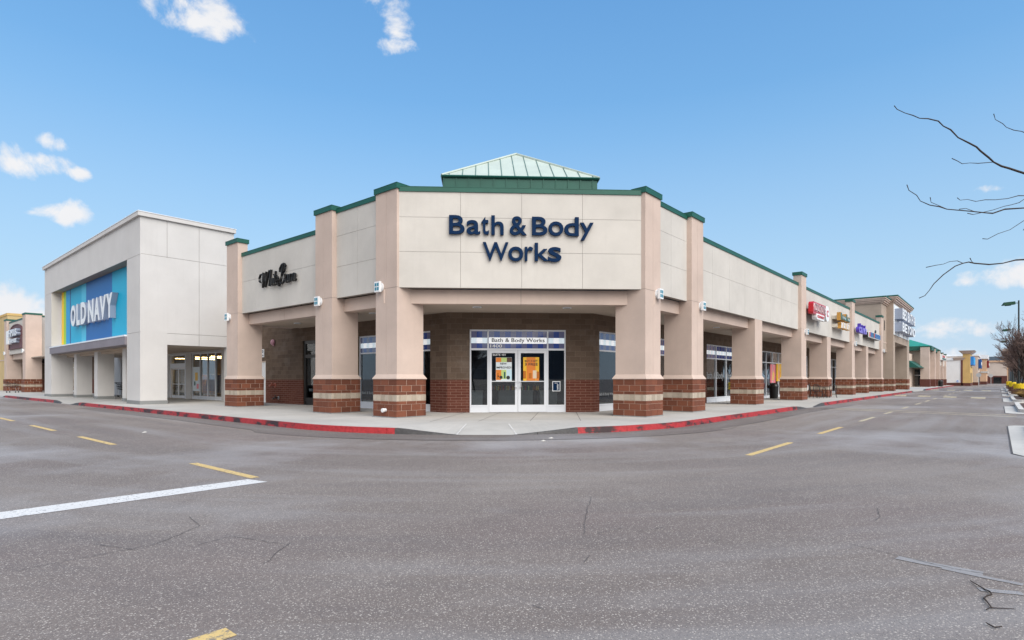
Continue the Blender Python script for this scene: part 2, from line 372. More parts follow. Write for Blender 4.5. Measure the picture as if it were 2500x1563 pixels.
M = dict(
 asphalt=asphalt('asphalt'), asphalt_new=asphalt('darker_asphalt', .72),
 walk=concrete('sidewalk_concrete', (.50,.485,.455)), pad=concrete('pale_concrete', (.60,.58,.54)), grey_base=concrete('grey_concrete', (.26,.27,.27)),
 red=painted_curb('red_curb_paint', (.38,.020,.025), amount=.485), curb_bare=painted_curb('scuffed_black_curb', (.06,.058,.06), (.02,.02,.02)),
 curb_white=concrete('white_curb', (.68,.66,.62)), yellow_curb=road_paint('yellow_curb_paint', (.80,.52,.06), .2),
 yellow=road_paint('yellow_road_paint', (.70,.50,.20), .6), pale_yellow=road_paint('pale_yellow_road_paint', (.66,.56,.36), .8), white_paint=road_paint('white_road_paint', (.74,.73,.71), .55),
 crack=plain('dark_crack', (.085,.078,.078), .95), seal=noisy('pale_crack_filler', (.27,.26,.262), (.34,.33,.332), 14),  # crack: one dark colour for cracks, cut joints and gutter seams
 cream=stucco('cream_stucco', (.555,.533,.498), .05), tan=stucco('tan_stucco', (.565,.455,.395), .06), white_wall=stucco('white_stucco', (.60,.59,.58), .03),
 grey_wall=stucco('taupe_stucco', (.40,.33,.275), .06), soffit=stucco('soffit_paint', (.50,.42,.35), .05), yellow_wall=stucco('ochre_stucco', (.60,.41,.17), .06),
 wellow=stucco('pale_pink_stucco', (.60,.50,.43), .05), backing=plain('joint_backing', (.26,.235,.21), .95), purple=stucco('mauve_grey_metal', (.24,.22,.25), .05, .6),  # backing: plain dark tone behind the gaps between panels
 green=metal_roof('green_metal', (.009,.088,.064), .1), roof_green=metal_roof('weathered_green_roof', (.45,.52,.47), .06), seam=plain('dark_green_seam', (.13,.22,.19), .5), teal_roof=metal_roof('teal_roof', (.03,.27,.20)),  # seam: plain dark green-grey of the standing seams
 masonry=masonry('brown_block_and_red_brick'), redblock=block('red_block', (.105,.038,.024), (.205,.074,.043)), tanblock=block('tan_block', (.31,.26,.205), (.45,.39,.32)),
 mortar=concrete('mortar', (.60,.48,.39)), white_metal=plain('white_aluminium', (.72,.75,.80), .35), bronze=plain('dark_bronze', (.018,.015,.014), .35),
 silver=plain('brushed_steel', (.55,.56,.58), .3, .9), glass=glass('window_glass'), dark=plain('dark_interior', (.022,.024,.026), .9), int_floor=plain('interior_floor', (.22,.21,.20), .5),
 int_wall=plain('interior_wall', (.05,.055,.06), .9), counter=plain('grey_counter', (.30,.32,.31), .5), navy=plain('navy_sign', (.001,.018,.062), .6, 0, .1), black=plain('black_sign', (.006,.006,.007), .45),
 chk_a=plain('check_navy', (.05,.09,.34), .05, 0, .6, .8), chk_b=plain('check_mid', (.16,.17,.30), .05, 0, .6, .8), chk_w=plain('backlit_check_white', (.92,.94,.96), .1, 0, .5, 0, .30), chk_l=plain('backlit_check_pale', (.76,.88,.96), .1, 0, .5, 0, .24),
 white=plain('white_plastic', (.76,.78,.80), .35), text_white=plain('white_vinyl', (.80,.82,.84), .4), text_black=plain('black_vinyl', (.012,.012,.016), .4), lens=plain('lamp_lens', (.05,.22,.30), .2),
 letter_side=plain('letter_return', (.26,.31,.41), .45), on_yellow=plain('stripe_yellow', (.90,.58,.0), .5), on_lime=plain('stripe_lime', (.32,.58,.02), .5), on_sky=plain('stripe_sky', (.0,.32,.66), .5),
 on_navy=plain('stripe_navy', (.0,.055,.22), .5), on_cyan=plain('stripe_cyan', (.06,.48,.70), .5), on_turq=plain('stripe_turquoise', (.0,.38,.60), .5), on_blue=plain('stripe_blue', (.0,.115,.38), .5),
 sign_red=plain('red_sign', (.45,.008,.02), .3), sign_dark_red=plain('dark_red_letters', (.16,.006,.012), .4), sign_purple=plain('purple_sign', (.075,.04,.40), .35), sign_lilac=plain('lilac_face', (.28,.25,.75), .4),
 gold=plain('gold_return', (.48,.25,.05), .45), teal_sign=plain('teal_letters', (.008,.10,.085), .35), blue_sign=plain('blue_sign', (.01,.10,.30), .35), maroon=plain('maroon_board', (.115,.035,.033), .55), cream_box=plain('cream_raceway', (.62,.58,.50), .6),
 poster_y=plain('poster_yellow', (.85,.50,.02), .35), poster_o=plain('poster_orange', (.75,.22,.02), .35), poster_w=plain('poster_white', (.72,.80,.84), .35), poster_l=plain('poster_pale_blue', (.55,.76,.86), .35),
 poster_g=plain('poster_green', (.50,.65,.22), .35), poster_p=plain('poster_pink', (.80,.22,.26), .35), brown=plain('poster_brown', (.10,.045,.025), .5), amber=plain('amber_bottle', (.50,.16,.02), .2), skin=plain('bottle_cream', (.75,.62,.45), .35), rose=plain('bell_pink', (.48,.24,.30), .4),
 copper=plain('red_oxide', (.30,.09,.06), .5), lampgreen=plain('dark_green_paint', (.008,.045,.026), .6, 0, .15), polecol=plain('dark_pole_paint', (.016,.024,.026), .45), bollard=noisy('yellow_concrete_paint', (.72,.50,.0), (.85,.63,.01), 3, .6),
 bark=noisy('bare_bark', (.022,.015,.012), (.055,.038,.030), 20), twigs=noisy('reddish_twigs', (.12,.078,.066), (.21,.145,.125), 12), mulch=noisy('bark_mulch', (.045,.026,.02), (.12,.07,.05), 9), shrub=noisy('dry_shrub_twigs', (.07,.035,.026), (.13,.065,.045), 12), grass_y=noisy('dry_ochre_grass', (.20,.12,.04), (.36,.24,.08), 14),
 tyre=plain('tyre', (.012,.012,.012), .8), car_dark=plain('dark_car_paint', (.02,.022,.028), .2, .2, .5, 1), car_white=plain('white_car_paint', (.7,.7,.7), .25, 0, .5, 1), car_red=plain('red_car_paint', (.25,.02,.02), .25, .2, .5, 1), car_glass=plain('car_glass', (.01,.012,.014), .05, 0, .8),
 warm=plain('warm_tube_light', (1.0,.66,.26), .5, 0, .5, 0, 14.0), cloth_o=noisy('orange_clothes', (.75,.22,.02), (.90,.48,.08), 11), cloth_b=noisy('blue_clothes', (.05,.07,.20), (.22,.10,.16), 11), inside_tan=plain('warm_inside_wall', (.55,.36,.15), .8),
 etch=plain('etched_lettering', (.34,.36,.38), .5),
 hill=noisy('far_hill', (.018,.030,.05), (.05,.07,.10), .02), brickbase=noisy('dark_red_base', (.085,.026,.02), (.12,.04,.03), 6), white_block=stucco('white_painted_block', (.80,.80,.80), .03), peach=stucco('peach_stucco', (.62,.40,.26), .06), pale_yellow_wall=stucco('sand_stucco', (.55,.42,.22), .05), slate=plain('slate_roof', (.05,.065,.075), .7), sign_back=plain('sign_back_aluminium', (.46,.48,.50), .4, .4), sb=plain('bright_blue_sign', (.02,.22,.70), .4),
)

# ================================================================== SETTING: ground, kerbs, pavement, markings
random.seed(7)
mb = MB()
xs = [-2500, -400, -60, -12, 0, 6, 12, 20, 30, 60, 160, 400, 2500]
for i in range(len(xs)-1):
    for j in range(len(xs)-1):
        mb.quad([(xs[i],xs[j],0),(xs[i+1],xs[j],0),(xs[i+1],xs[j+1],0),(xs[i],xs[j+1],0)])
struct('ground', mb, M['asphalt'])

CU, CV, CR = 8.35, 6.98, 8.2
path = [(CU, 120 - i*.6) for i in range(int((120-CV-CR)/.6)+1)]
path += [(CU+CR-CR*math.cos(a), CV+CR-CR*math.sin(a)) for a in [math.pi/2*i/60 for i in range(61)]]
path += [(CU+CR+.3+i*.6, CV) for i in range(int((148-CU-CR)/.6))]
path = [Vector(p) for p in path]
def normal_in(i):
    t = (path[min(i+1,len(path)-1)]-path[max(i-1,0)]).normalized()
    return Vector((-t.y, t.x))          # towards the shops
def lin(x, a, b): return max(0, min(1, (x-a)/(b-a)))
RAMPS = []      # kerb height along the path
def curb_h(p):
    x, y = p
    h = 1.0
    if y > CV+CR:
        for a, b, c, d in ((37.4,39.0,40.8,42.3),(57.6,59,63,64.7)):
            if a < y < d: h = min(h, max(1-lin(y,a,b), lin(y,c,d)))
    elif x > CU+CR:
        for a, b, c, d in ((28.5,30.2,31.6,33.5),(73.6,75.5,86,87.8)):
            if a < x < d: h = min(h, max(1-lin(x,a,b), lin(x,c,d)))
    else:
        a = math.degrees(math.atan2(CV+CR-y, CU+CR-x))      # 0 at the left end of the bend, 90 at the right
        h = min(h, max(1-lin(a,26,36.5), lin(a,47,58.5)))
    return .15*h
# painted kerb, bare kerb
red, bare = MB(), MB()
acc = 0
for i in range(len(path)-1):
    p, q = path[i], path[i+1]; n0, n1 = normal_in(i), normal_in(i+1); h0, h1 = curb_h(p), curb_h(q)
    if max(h0, h1) < .006: continue
    tgt = red if min(h0, h1) > .148 else bare
    acc += (q-p).length
    e = 0
    if acc > 2.4: acc = 0; e = .012
    q2 = q - (q-p).normalized()*e
    tilt = .02
    a0, a1 = p+n0*tilt, q2+n1*tilt; b0, b1 = p+n0*.16, q2+n1*.16
    tgt.hexa([(p.x,p.y,0),(q2.x,q2.y,0),(b1.x,b1.y,0),(b0.x,b0.y,0),(a0.x,a0.y,max(h0,.004)),(a1.x,a1.y,max(h1,.004)),(b1.x,b1.y,max(h1,.004)),(b0.x,b0.y,max(h0,.004))])
struct('red_curb', red, M['red']); struct('bare_curb', bare, M['curb_bare'])
# pavement: sloping strip behind the kerb and the flat apron under the shops
mb = MB(); inner = []
for i in range(len(path)-1):
    p, q = path[i], path[i+1]; n0, n1 = normal_in(i), normal_in(i+1); h0, h1 = curb_h(p), curb_h(q)
    lo0 = .16 if h0 > .006 else 0; lo1 = .16 if h1 > .006 else 0
    a0, a1 = p+n0*lo0, q+n1*lo1; b0, b1 = p+n0*1.75, q+n1*1.75
    mb.quad([(a0.x,a0.y,max(h0-.004,.008)),(a1.x,a1.y,max(h1-.004,.008)),(b1.x,b1.y,.15),(b0.x,b0.y,.15)])
    inner.append(b0)
inner.append(path[-1]+normal_in(len(path)-1)*1.75)
mb.quad([(p.x,p.y,.15) for p in inner]+[(inner[-1].x,120,.15)])
struct('sidewalk', mb, M['walk'])
# control joints cut in the pavement
mb = MB()
def strip(mb, a, b, w, z0, z1=None, mi=0):
    a, b = Vector(a), Vector(b); t = (b-a).normalized(); n = Vector((-t.y,t.x))*w/2; z1 = z0 if z1 is None else z1
    mb.quad([(a.x-n.x,a.y-n.y,z0),(b.x-n.x,b.y-n.y,z1),(b.x+n.x,b.y+n.y,z1),(a.x+n.x,a.y+n.y,z0)], mi)
for y in (20.2, 23.1, 26.0, 28.9, 31.8, 34.7, 38.5, 44, 48): strip(mb, (CU+1.8,y), (13.9 if y > 30 else 14.6,y), .014, .153)
for x in (19.9, 22.9, 25.9, 28.9, 31.9, 34.9, 38, 41, 44, 47, 50, 53, 56, 60, 64): strip(mb, (x,CV+1.8), (x,11.6), .014, .153)
for k in (.12, .36, .62, .88):
    a = W0+(W1-W0)*k; b = Vector((10.2,9.6))*.0+Vector((CU+CR,CV+CR))+(a-Vector((CU+CR,CV+CR))).normalized()*(CR-1.8)
    b = a + (Vector((9.2+4.3*k, 12.2-4.2*k))-a)*.72
    strip(mb, a, b, .016, .153)
strip(mb, (11.3,13.4), (14.9,9.9), .016, .1535)
struct('sidewalk_joints', mb, M['crack'])
# white sealed joints of the corner ramp
mb = MB()
for deg, r0, r1 in ((36.8, 8.17, 6.5), (47.2, 8.17, 6.5)):
    a = R(deg); cen = Vector((CU+CR, CV+CR)); d = Vector((-math.cos(a), -math.sin(a)))
    for k in range(9):
        f0, f1 = k/9, (k+.78)/9
        strip(mb, cen+d*(r0+(r1-r0)*f0), cen+d*(r0+(r1-r0)*f1), .045, .014+.14*f0, .014+.14*f1)
struct('ramp_joints', mb, M['white_paint'])
mb = MB()
mb.quad([(CU+.18,37.3,.154),(CU+.02,39.0,.018),(CU+.75,39.0,.085),(CU+1.25,37.3,.156)])
struct('yellow_ramp_patch', mb, M['yellow_curb'])
# darker asphalt patched along the kerb
mb = MB()
for i in range(len(path)-1):
    p, q = path[i], path[i+1]
    if p.y > 34 or p.x > 36: continue
    def w(pt):
        if pt.y > 15: return .9+.25*math.sin(pt.y*.5)*.3
        if pt.x > 16: return 1.0+.2*math.sin(pt.x*.4)*.4
        return 1.25
    n0, n1 = normal_in(i), normal_in(i+1); a0, a1 = p-n0*w(p), q-n1*w(q); p2, q2 = p+n0*.02, q+n1*.02
    mb.quad([(p2.x,p2.y,.004),(q2.x,q2.y,.004),(a1.x,a1.y,.004),(a0.x,a0.y,.004)])
struct('asphalt_patch', mb, M['asphalt_new'])
def wiggle(a, b, n, amp, rnd):
    a, b = Vector(a), Vector(b); t = (b-a); nn = Vector((-t.y,t.x)).normalized(); out = []; off = 0
    for i in range(n+1):
        off += rnd.uniform(-amp, amp); off *= .85
        out.append(a+t*(i/n)+nn*off*(0 if i in (0,) else 1))
    return out
rc = random.Random(4)
def ribbon(mb, pts, w, z, rnd=None, mi=0):
    n = len(pts); L_, R_ = [], []
    for i, p in enumerate(pts):
        t = (pts[min(i+1,n-1)]-pts[max(i-1,0)]); t = t.normalized() if t.length > 1e-9 else Vector((1,0)); nn = Vector((-t.y,t.x))
        k = (1 if rnd is None else rnd.uniform(.35, 1.3))*w/2*(1 if rnd is None or 0 < i < n-1 else .2)
        L_.append(p+nn*k); R_.append(p-nn*k)
    mb.add([(p.x,p.y,z) for p in L_]+[(p.x,p.y,z) for p in R_], [(n+i,n+i+1,i+1,i) for i in range(n-1)], mi)
mb = MB()
edge = []
for i in range(0, len(path), 3):
    p = path[i]
    if p.y > 34 or p.x > 36: continue
    ww = 1.25 if (p.y < 15.5 and p.x < 16.5) else (.9+.25*math.sin(p.y*.5)*.3 if p.y > 15 else 1.0+.2*math.sin(p.x*.4)*.4)
    edge.append(p-normal_in(i)*(ww+.01))
ribbon(mb, edge, .022, .008, rc)
def gp(x, y):      # a point of the road read off the photograph
    a = (x-1250)/1402; t = 1.39*1402/(y-926); v = (FW+RT*a)*t; return Vector((v.x, v.y))
ZC = [.0042]
def zc():
    ZC[0] += .00012; return ZC[0]
CR_ = [((462,1262),(490,1285)),((490,1285),(380,1330)),((380,1330),(190,1365)),((190,1365),(40,1395)),((560,1310),(690,1330)),((640,1380),(710,1325)),((570,1308),(480,1332)),((1455,1305),(1520,1290)),((1560,1300),(1620,1288)),
       ((1425,1375),(1440,1357)),((2140,1240),(2150,1262)),((2150,1262),(2138,1272)),((2070,1328),(2180,1355)),((2180,1355),(2330,1390)),((2330,1390),(2499,1420)),((1825,1275),(1870,1270)),((1965,1312),(1990,1318)),((1060,1160),(1080,1164)),((1200,1150),(1250,1138)),((230,1330),(340,1345)),((1300,1480),(1330,1490))]
for a, b in CR_:
    A_, B_2 = gp(*a), gp(*b); ribbon(mb, wiggle(A_, B_2, 30, min(.018, (B_2-A_).length/30*.3), rc), .006, zc(), rc)
for k in range(7):      # hairline cracks elsewhere in the lot
    a = Vector((rc.uniform(2,26), rc.uniform(-9,6))); an = rc.uniform(0,6.3); l = rc.uniform(.5,2.2)
    ribbon(mb, wiggle(a, a+Vector((math.cos(an),math.sin(an)))*l, 24, .012, rc), .006, zc(), rc)
struct('road_cracks', mb, M['crack'])
mb = MB()
for a, b, wd in (((2190,1362),(2400,1402),.10),((2390,1440),(2499,1452),.07),((2300,1388),(2499,1428),.06)):
    ribbon(mb, wiggle(gp(*a), gp(*b), 6, .008, rc), wd, .0036+wd*.002)
struct('crack_filler', mb, M['seal'])
# lane dashes: right-hand road and left-hand road
for s0, s1 in ((10.77,13.55),(16.2,18.85),(21.75,24.6),(27.2,29.4),(32.6,34.9),(38.3,41.2),(43.8,46.6),(49.3,52.1),(54.8,57.6),(60.3,63),(65.8,68.6),(71.3,74.1),(77,80),(83,86),(100,103),(106,109)):
    mb = MB(); mb.quad([(s0,3.42,.004),(s1,3.42,.004),(s1,3.55,.004),(s0,3.55,.004)]); struct('lane_dash', mb, M['yellow'] if s0 < 20 else M['pale_yellow'])
for s0, s1 in ((7.98,10.15),(14.3,16.95),(19.4,22.2),(24.9,27.5),(30.2,33),(35.6,38.4)):
    mb = MB(); mb.quad([(3.76,s0,.004),(3.89,s0,.004),(3.89,s1,.004),(3.76,s1,.004)]); struct('lane_dash', mb, M['yellow'])
mb = MB(); mb.quad([(-14,7.54,.0045),(3.78,7.54,.0045),(3.70,7.94,.0045),(-14,7.94,.0045)]); struct('stop_line', mb, M['white_paint'])
mb = MB(); mb.quad([(-1.5,3.13,.004),(1.41,3.15,.004),(1.41,3.29,.004),(-1.5,3.29,.004)]); struct('lane_dash', mb, M['yellow'])
# worn crossing lines and yellow speed humps across the right-hand road
for d in (0, 1.15):
    mb = MB(); mb.quad([(30.95-d,6.4,.004),(31.15-d,6.4,.004),(29.55-d*1.1,-.5,.004),(29.3-d*1.1,-.5,.004)]); struct('crossing_line', mb, M['pale_yellow'])
for x0, x1, hw in ((57.4,52.9,.65),(90.6,86.6,.8)):
    mb = MB(); ys = [6.6,-.1]; n = 24
    prof = [(-1,0),(-.6,.05),(0,.075),(.6,.05),(1,0)]
    for i in range(n):
        f0, f1 = i/n, (i+1)/n
        ya, yb = ys[0]+(ys[1]-ys[0])*f0, ys[0]+(ys[1]-ys[0])*f1; xa, xb = x0+(x1-x0)*f0, x0+(x1-x0)*f1
        for k in range(4):
            (p0,z0),(p1,z1) = prof[k], prof[k+1]
            yel = (i//3) % 2 == 0 and k in (0,1)
            mb.quad([(xa+p0*hw,ya,z0+.006),(xa+p1*hw,ya,z1+.006),(xb+p1*hw,yb,z1+.006),(xb+p0*hw,yb,z0+.006)], 1 if yel else 0)
    struct('speed_hump', mb, [M['asphalt'], M['pale_yellow']])
# concrete gutters and kerbed planting islands on the right
for a, b in ((13.8,22.7),(30.6,38.6),(45.9,55.0),(62,70),(79,87),(96,104),(113,121)):
    mb = MB(); mb.prism([(a,-.34),(a+.35,-.2),(b-.35,-.2),(b,-.34),(b+.5,-2.2),(a-.4,-2.2)], -.05, .012); struct('concrete_gutter', mb, M['pad'])
    mb = MB(); ribbon(mb, [Vector(p) for p in ((a,-.34),(a+.35,-.19),(b-.35,-.19),(b,-.34))], .035, .008); ribbon(mb, [Vector(p) for p in ((a,-.34),(a-.3,-1.6))], .03, .008); struct('gutter_seam', mb, M['crack'])
def island(a, b, y0=-.62, y1=-5.2):
    def ring(o):
        pts = []
        for cx, cy, s in ((b-.7-o*0,y0-.7,0),(a+.7,y0-.7,90),(a+.7,y1+.7,180),(b-.7,y1+.7,270)):
            for k in range(5):
                t = R(s+k*22.5); pts.append((cx+(.7-o)*math.cos(t), cy+(.7-o)*math.sin(t)))
        return pts
    o, i = ring(0), ring(.18); n = len(o); mb = MB()
    for k in range(n):
        l = (k+1) % n
        mb.hexa([(o[k][0],o[k][1],0),(o[l][0],o[l][1],0),(i[l][0],i[l][1],0),(i[k][0],i[k][1],0),(o[k][0],o[k][1],.15),(o[l][0],o[l][1],.15),(i[l][0],i[l][1],.15),(i[k][0],i[k][1],.15)])
    struct('island_curb', mb, M['curb_white'])
    mb = MB(); mb.quad([(x,y,.11) for x,y in i]); struct('planting_bed', mb, M['mulch'])
ISL = [(14.6,22.6),(31.4,41.4),(46.2,58.6),(63,74.5),(79.5,91.5),(96.5,108.5),(113.5,126)]
for a, b in ISL: island(a, b)
# distant hills behind the photographer (seen only in the window glass)
mb = MB(); rh = random.Random(3); n = 90
pts = []
for i in range(n+1):
    a = HEAD+math.pi*.5+math.pi*i/n; r = 1700
    h = 95+90*max(0, math.sin(i*.11+1))+40*math.sin(i*.37)+25*rh.random()
    pts.append((r*math.cos(a), r*math.sin(a), max(25,h)))
for i in range(n):
    a, b = pts[i], pts[i+1]
    mb.quad([(a[0],a[1],-1),(b[0],b[1],-1),(b[0]*1.12,b[1]*1.12,b[2]),(a[0]*1.12,a[1]*1.12,a[2])])
struct('hills', mb, M['hill'])

# ================================================================== PIERS shared by the arcade
def shaft_mesh(tall, zt):
    mb = MB(); g = .0045
    # flare
    def ringbox(x, y0, y1, z): return [(-x,y0,z),(x,y0,z),(x,y1,z),(-x,y1,z)]
    mb.add(ringbox(.635,-.02,1.245,1.24)+ringbox(.635,-.02,1.245,1.265), [(0,3,2,1),(0,1,5,4),(1,2,6,5),(2,3,7,6),(3,0,4,7)])
    mb.add(ringbox(.635,-.02,1.245,1.265)+ringbox(.552,.058,1.162,1.40), [(0,1,5,4),(1,2,6,5),(2,3,7,6),(3,0,4,7),(4,5,6,7)])
    # lower shaft: core and two face slabs with a joint between them
    ztop = 4.18 if tall else 4.16
    mb.box(-.55,.55,.09,1.16,1.40,ztop)
    for a, b in ((-.55,-g),(g,.55)): mb.box(a,b,.06,.09,1.40,ztop)
    mb.box(-g,g,.075,.09,1.40,ztop,1)
    if tall:
        mb.box(-.545,.545,.07,.5,ztop,ztop+.012,1)
        mb.box(-.55,.55,.09,.5,ztop+.012,zt)
        for a, b in ((-.55,-g),(g,.55)): mb.box(a,b,.06,.09,ztop+.012,zt)
        mb.box(-g,g,.075,.09,ztop+.012,zt,1)
    return mb
def base_mesh():
    mb = MB(); rb = random.Random(2); w = .61
    mb.box(-w+.008,w-.008,.008,1.212,0,1.24,0)
    z = 1.24; j = .0085
    rows = [(.203,1,0),(.203,1,.5),(.102,1,0),(.203,2,0),(.102,1,0),(.203,1,.5),(.203,1,0)]
    for h, mi, off in rows:
        z0, z1 = z-h+j, z-j*.3; z -= h
        bl = .203 if mi == 2 else .406
        cuts = [-w]; x = -w+(off*bl if off else bl)
        while x < w-.02: cuts.append(x); x += bl
        cuts.append(w)
        for k in range(len(cuts)-1):
            a, b = cuts[k]+(j if k else 0), cuts[k+1]-(j if k < len(cuts)-2 else 0)
            mb.box(a,b,0,.1,z0,z1,mi); mb.box(a,b,1.12,1.22,z0,z1,mi)
            ya, yb = a+w, b+w
            if k == 0: ya = .101
            if k == len(cuts)-2: yb = 1.119
            if yb-ya > .02:
                mb.box(-w,-w+.1,ya,yb,z0,z1,mi); mb.box(w-.1,w,ya,yb,z0,z1,mi)
    mb.box(-w-.012,w+.012,-.012,1.232,-.02,.032,3)
    return mb
def cap_mesh(zt):
    mb = MB(); mb.box(-.60,.60,.012,.548,zt,zt+.165); mb.box(-.605,.605,.005,.555,zt+.165,zt+.18); return mb
ARC_MATS = [M['tan'], M['backing']]
def proto_column(tall):
    sh = shaft_mesh(tall, 7.33).build('column', ARC_MATS)
    b = base_mesh().build('brick_base', [M['mortar'], M['redblock'], M['tanblock'], M['grey_base']]); b.parent = sh
    if tall: cp = cap_mesh(7.33).build('coping', M['green']); cp.parent = sh
    return sh
PT, PS = proto_column(True), proto_column(False)
used = set()
def put_column(proto, bld, x, y, rot):
    o = proto if proto.name not in used else copy_tree(proto)
    used.add(proto.name)
    o.parent = bld; off = ORG[bld.name]
    o.location = (x-off.x, y-off.y, .15); o.rotation_euler = (0,0,rot)
    return o
def fascia(bld, F, s0, s1, z0, z1, vj, hj, d0=.25, d1=.5, mat='cream', coping=True, name='fascia_panel', cop='green', ch=.16):
    mb = MB(); g = .0045
    ss = [s0]+[x for x in vj if s0 < x < s1]+[s1]; zs = [z0]+list(hj)+[z1]
    mb.obox(F, s0, s1, d0+.03, d1, z0+.01, z1-.005, 1)
    for i in range(len(ss)-1):
        for k in range(len(zs)-1):
            a = ss[i]+(g if i else 0); b = ss[i+1]-(g if i < len(ss)-2 else 0)
            c = zs[k]+(g if k else 0); d = zs[k+1]-(g if k < len(zs)-2 else 0)
            mb.obox(F, a, b, d0, d0+.03, c, d, 0)
    p = mb.build(name, [M[mat], M['backing']], bld)
    if coping:
        cb = MB(); cb.obox(F, s0, s1, d0-.035, d1+.03, z1, z1+ch-.015); cb.obox(F, s0, s1, d0-.042, d1+.037, z1+ch-.015, z1+ch)
        cb.build('coping', M[cop], p)
    return p
def beam(bld, F, s0, s1, d0=.56, d1=.96, z0=3.86, z1=4.32, joints=()):
    mb = MB(); ss = [s0]+list(joints)+[s1]
    for i in range(len(ss)-1):
        mb.obox(F, ss[i]+(.006 if i else 0), ss[i+1]-(.006 if i < len(ss)-2 else 0), d0, d1, z0, z1)
    if joints: mb.obox(F, s0+.01, s1-.01, d0+.02, d1, z0+.015, z1-.01, 1)
    return mb.build('beam', ARC_MATS, bld)
def wall(bld, F, s0, s1, z0, z1, openings, d0=0, d1=.25, mat='masonry', name='wall'):
    mb = MB(); ss = sorted({s0,s1}|{o[0] for o in openings}|{o[1] for o in openings}); zs = sorted({z0,z1}|{o[2] for o in openings}|{o[3] for o in openings})
    for i in range(len(ss)-1):
        for k in range(len(zs)-1):
            cs, cz = (ss[i]+ss[i+1])/2, (zs[k]+zs[k+1])/2
            if any(o[0] < cs < o[1] and o[2] < cz < o[3] for o in openings): continue
            mb.obox(F, ss[i], ss[i+1], d0, d1, zs[k], zs[k+1])
    return mb.build(name, M[mat], bld)
def gingham(F, s0, s1, z0, z1, d, cw=.205):
    mb = MB(); zs = [z0, z0+(z1-z0)*.30, z0+(z1-z0)*.62, z1]; s = s0; k = 0
    while s < s1-.01:
        e = min(s+cw, s1)
        for r in range(3):
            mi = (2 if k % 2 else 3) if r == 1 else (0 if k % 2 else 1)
            mb.obox(F, s, e, d, d+.008, zs[r], zs[r+1], mi)
        s = e; k += 1
    return mb
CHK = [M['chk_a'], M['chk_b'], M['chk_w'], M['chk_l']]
def window(bld, F, s0, s1, z0=.15, z1=3.24, mull=(), trans=2.5, sill=.40, frame='white_metal', d=.06, band=False, fw=.055, kick=True, name='window', gm='glass'):
    """aluminium shop window: frame, its panes, the kick panel and the checked film of the transom"""
    mb = MB(); ss = [s0+fw/2]+list(mull)+[s1-fw/2]
    for x in ss: mb.obox(F, x-fw/2, x+fw/2, d, d+.11, z0, z1)
    hz = [z1-fw/2]+([trans] if trans else [])+[sill]
    for i in range(len(ss)-1):
        for z in hz: mb.obox(F, ss[i]+fw/2, ss[i+1]-fw/2, d+.002, d+.108, z-fw/2, z+fw/2)
        if kick: mb.obox(F, ss[i]+fw/2, ss[i+1]-fw/2, d+.02, d+.09, z0, sill-fw/2)
    fr = mb.build(name, M[frame], bld)
    for i in range(len(ss)-1):
        a, b = ss[i]+fw/2, ss[i+1]-fw/2
        for c, e in (((sill+fw/2, trans-fw/2), (trans+fw/2, z1-fw)) if trans else ((sill+fw/2, z1-fw),)):
            if band and c > sill+fw: continue
            MB().obox(F, a, b, d+.05, d+.058, c, e).build('pane', M[gm], fr)
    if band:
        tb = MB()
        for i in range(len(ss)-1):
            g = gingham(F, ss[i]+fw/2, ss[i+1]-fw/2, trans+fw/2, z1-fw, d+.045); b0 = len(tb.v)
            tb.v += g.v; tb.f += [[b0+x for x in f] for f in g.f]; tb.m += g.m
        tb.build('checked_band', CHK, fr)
    return fr

# ---------------------------------------------------------------- lettering
def glyph(txt, res=5, offset=0.0, shear=0):
    cu = bpy.data.curves.new('glyph', 'FONT'); cu.body = txt; cu.size = 1; cu.resolution_u = res; cu.offset = offset; cu.shear = shear; cu.fill_mode = 'BOTH'; cu.extrude = .5
    ob = bpy.data.objects.new('glyph', cu); C.objects.link(ob)
    dg = bpy.context.evaluated_depsgraph_get(); me = bpy.data.meshes.new_from_object(ob.evaluated_get(dg))
    vs = [v.co.copy() for v in me.vertices]; fs = [tuple(p.vertices) for p in me.polygons]
    bpy.data.objects.remove(ob); bpy.data.curves.remove(cu); bpy.data.meshes.remove(me)
    return vs, fs
def letters_to(mb, txt, F, s0, s1, z0, z1, d0, d1, mi=0, mi_side=None, offset=0.0, shear=0, fit=True, shape=None):
    """text fitted into the box (s0..s1, z0..z1) on a facade, from depth d0 (front) to d1 (back)"""
    vs, fs = glyph(txt, 4, offset, shear)
    if not vs: return mb
    x0, x1 = min(v.x for v in vs), max(v.x for v in vs); y0, y1 = min(v.y for v in vs), max(v.y for v in vs)
    pts = []
    for v in vs:
        fx, fy = (v.x-x0)/(x1-x0), (v.y-y0)/(y1-y0)
        pts.append(F(s0+(s1-s0)*fx, d0 if v.z > 0 else d1, z0+(z1-z0)*fy))
    b = len(mb.v); mb.v += pts
    for f in fs:
        front = all(vs[i].z > 0 for i in f)
        mb.f.append([b+i for i in f]); mb.m.append(mi if (front or mi_side is None) else mi_side)
    return mb
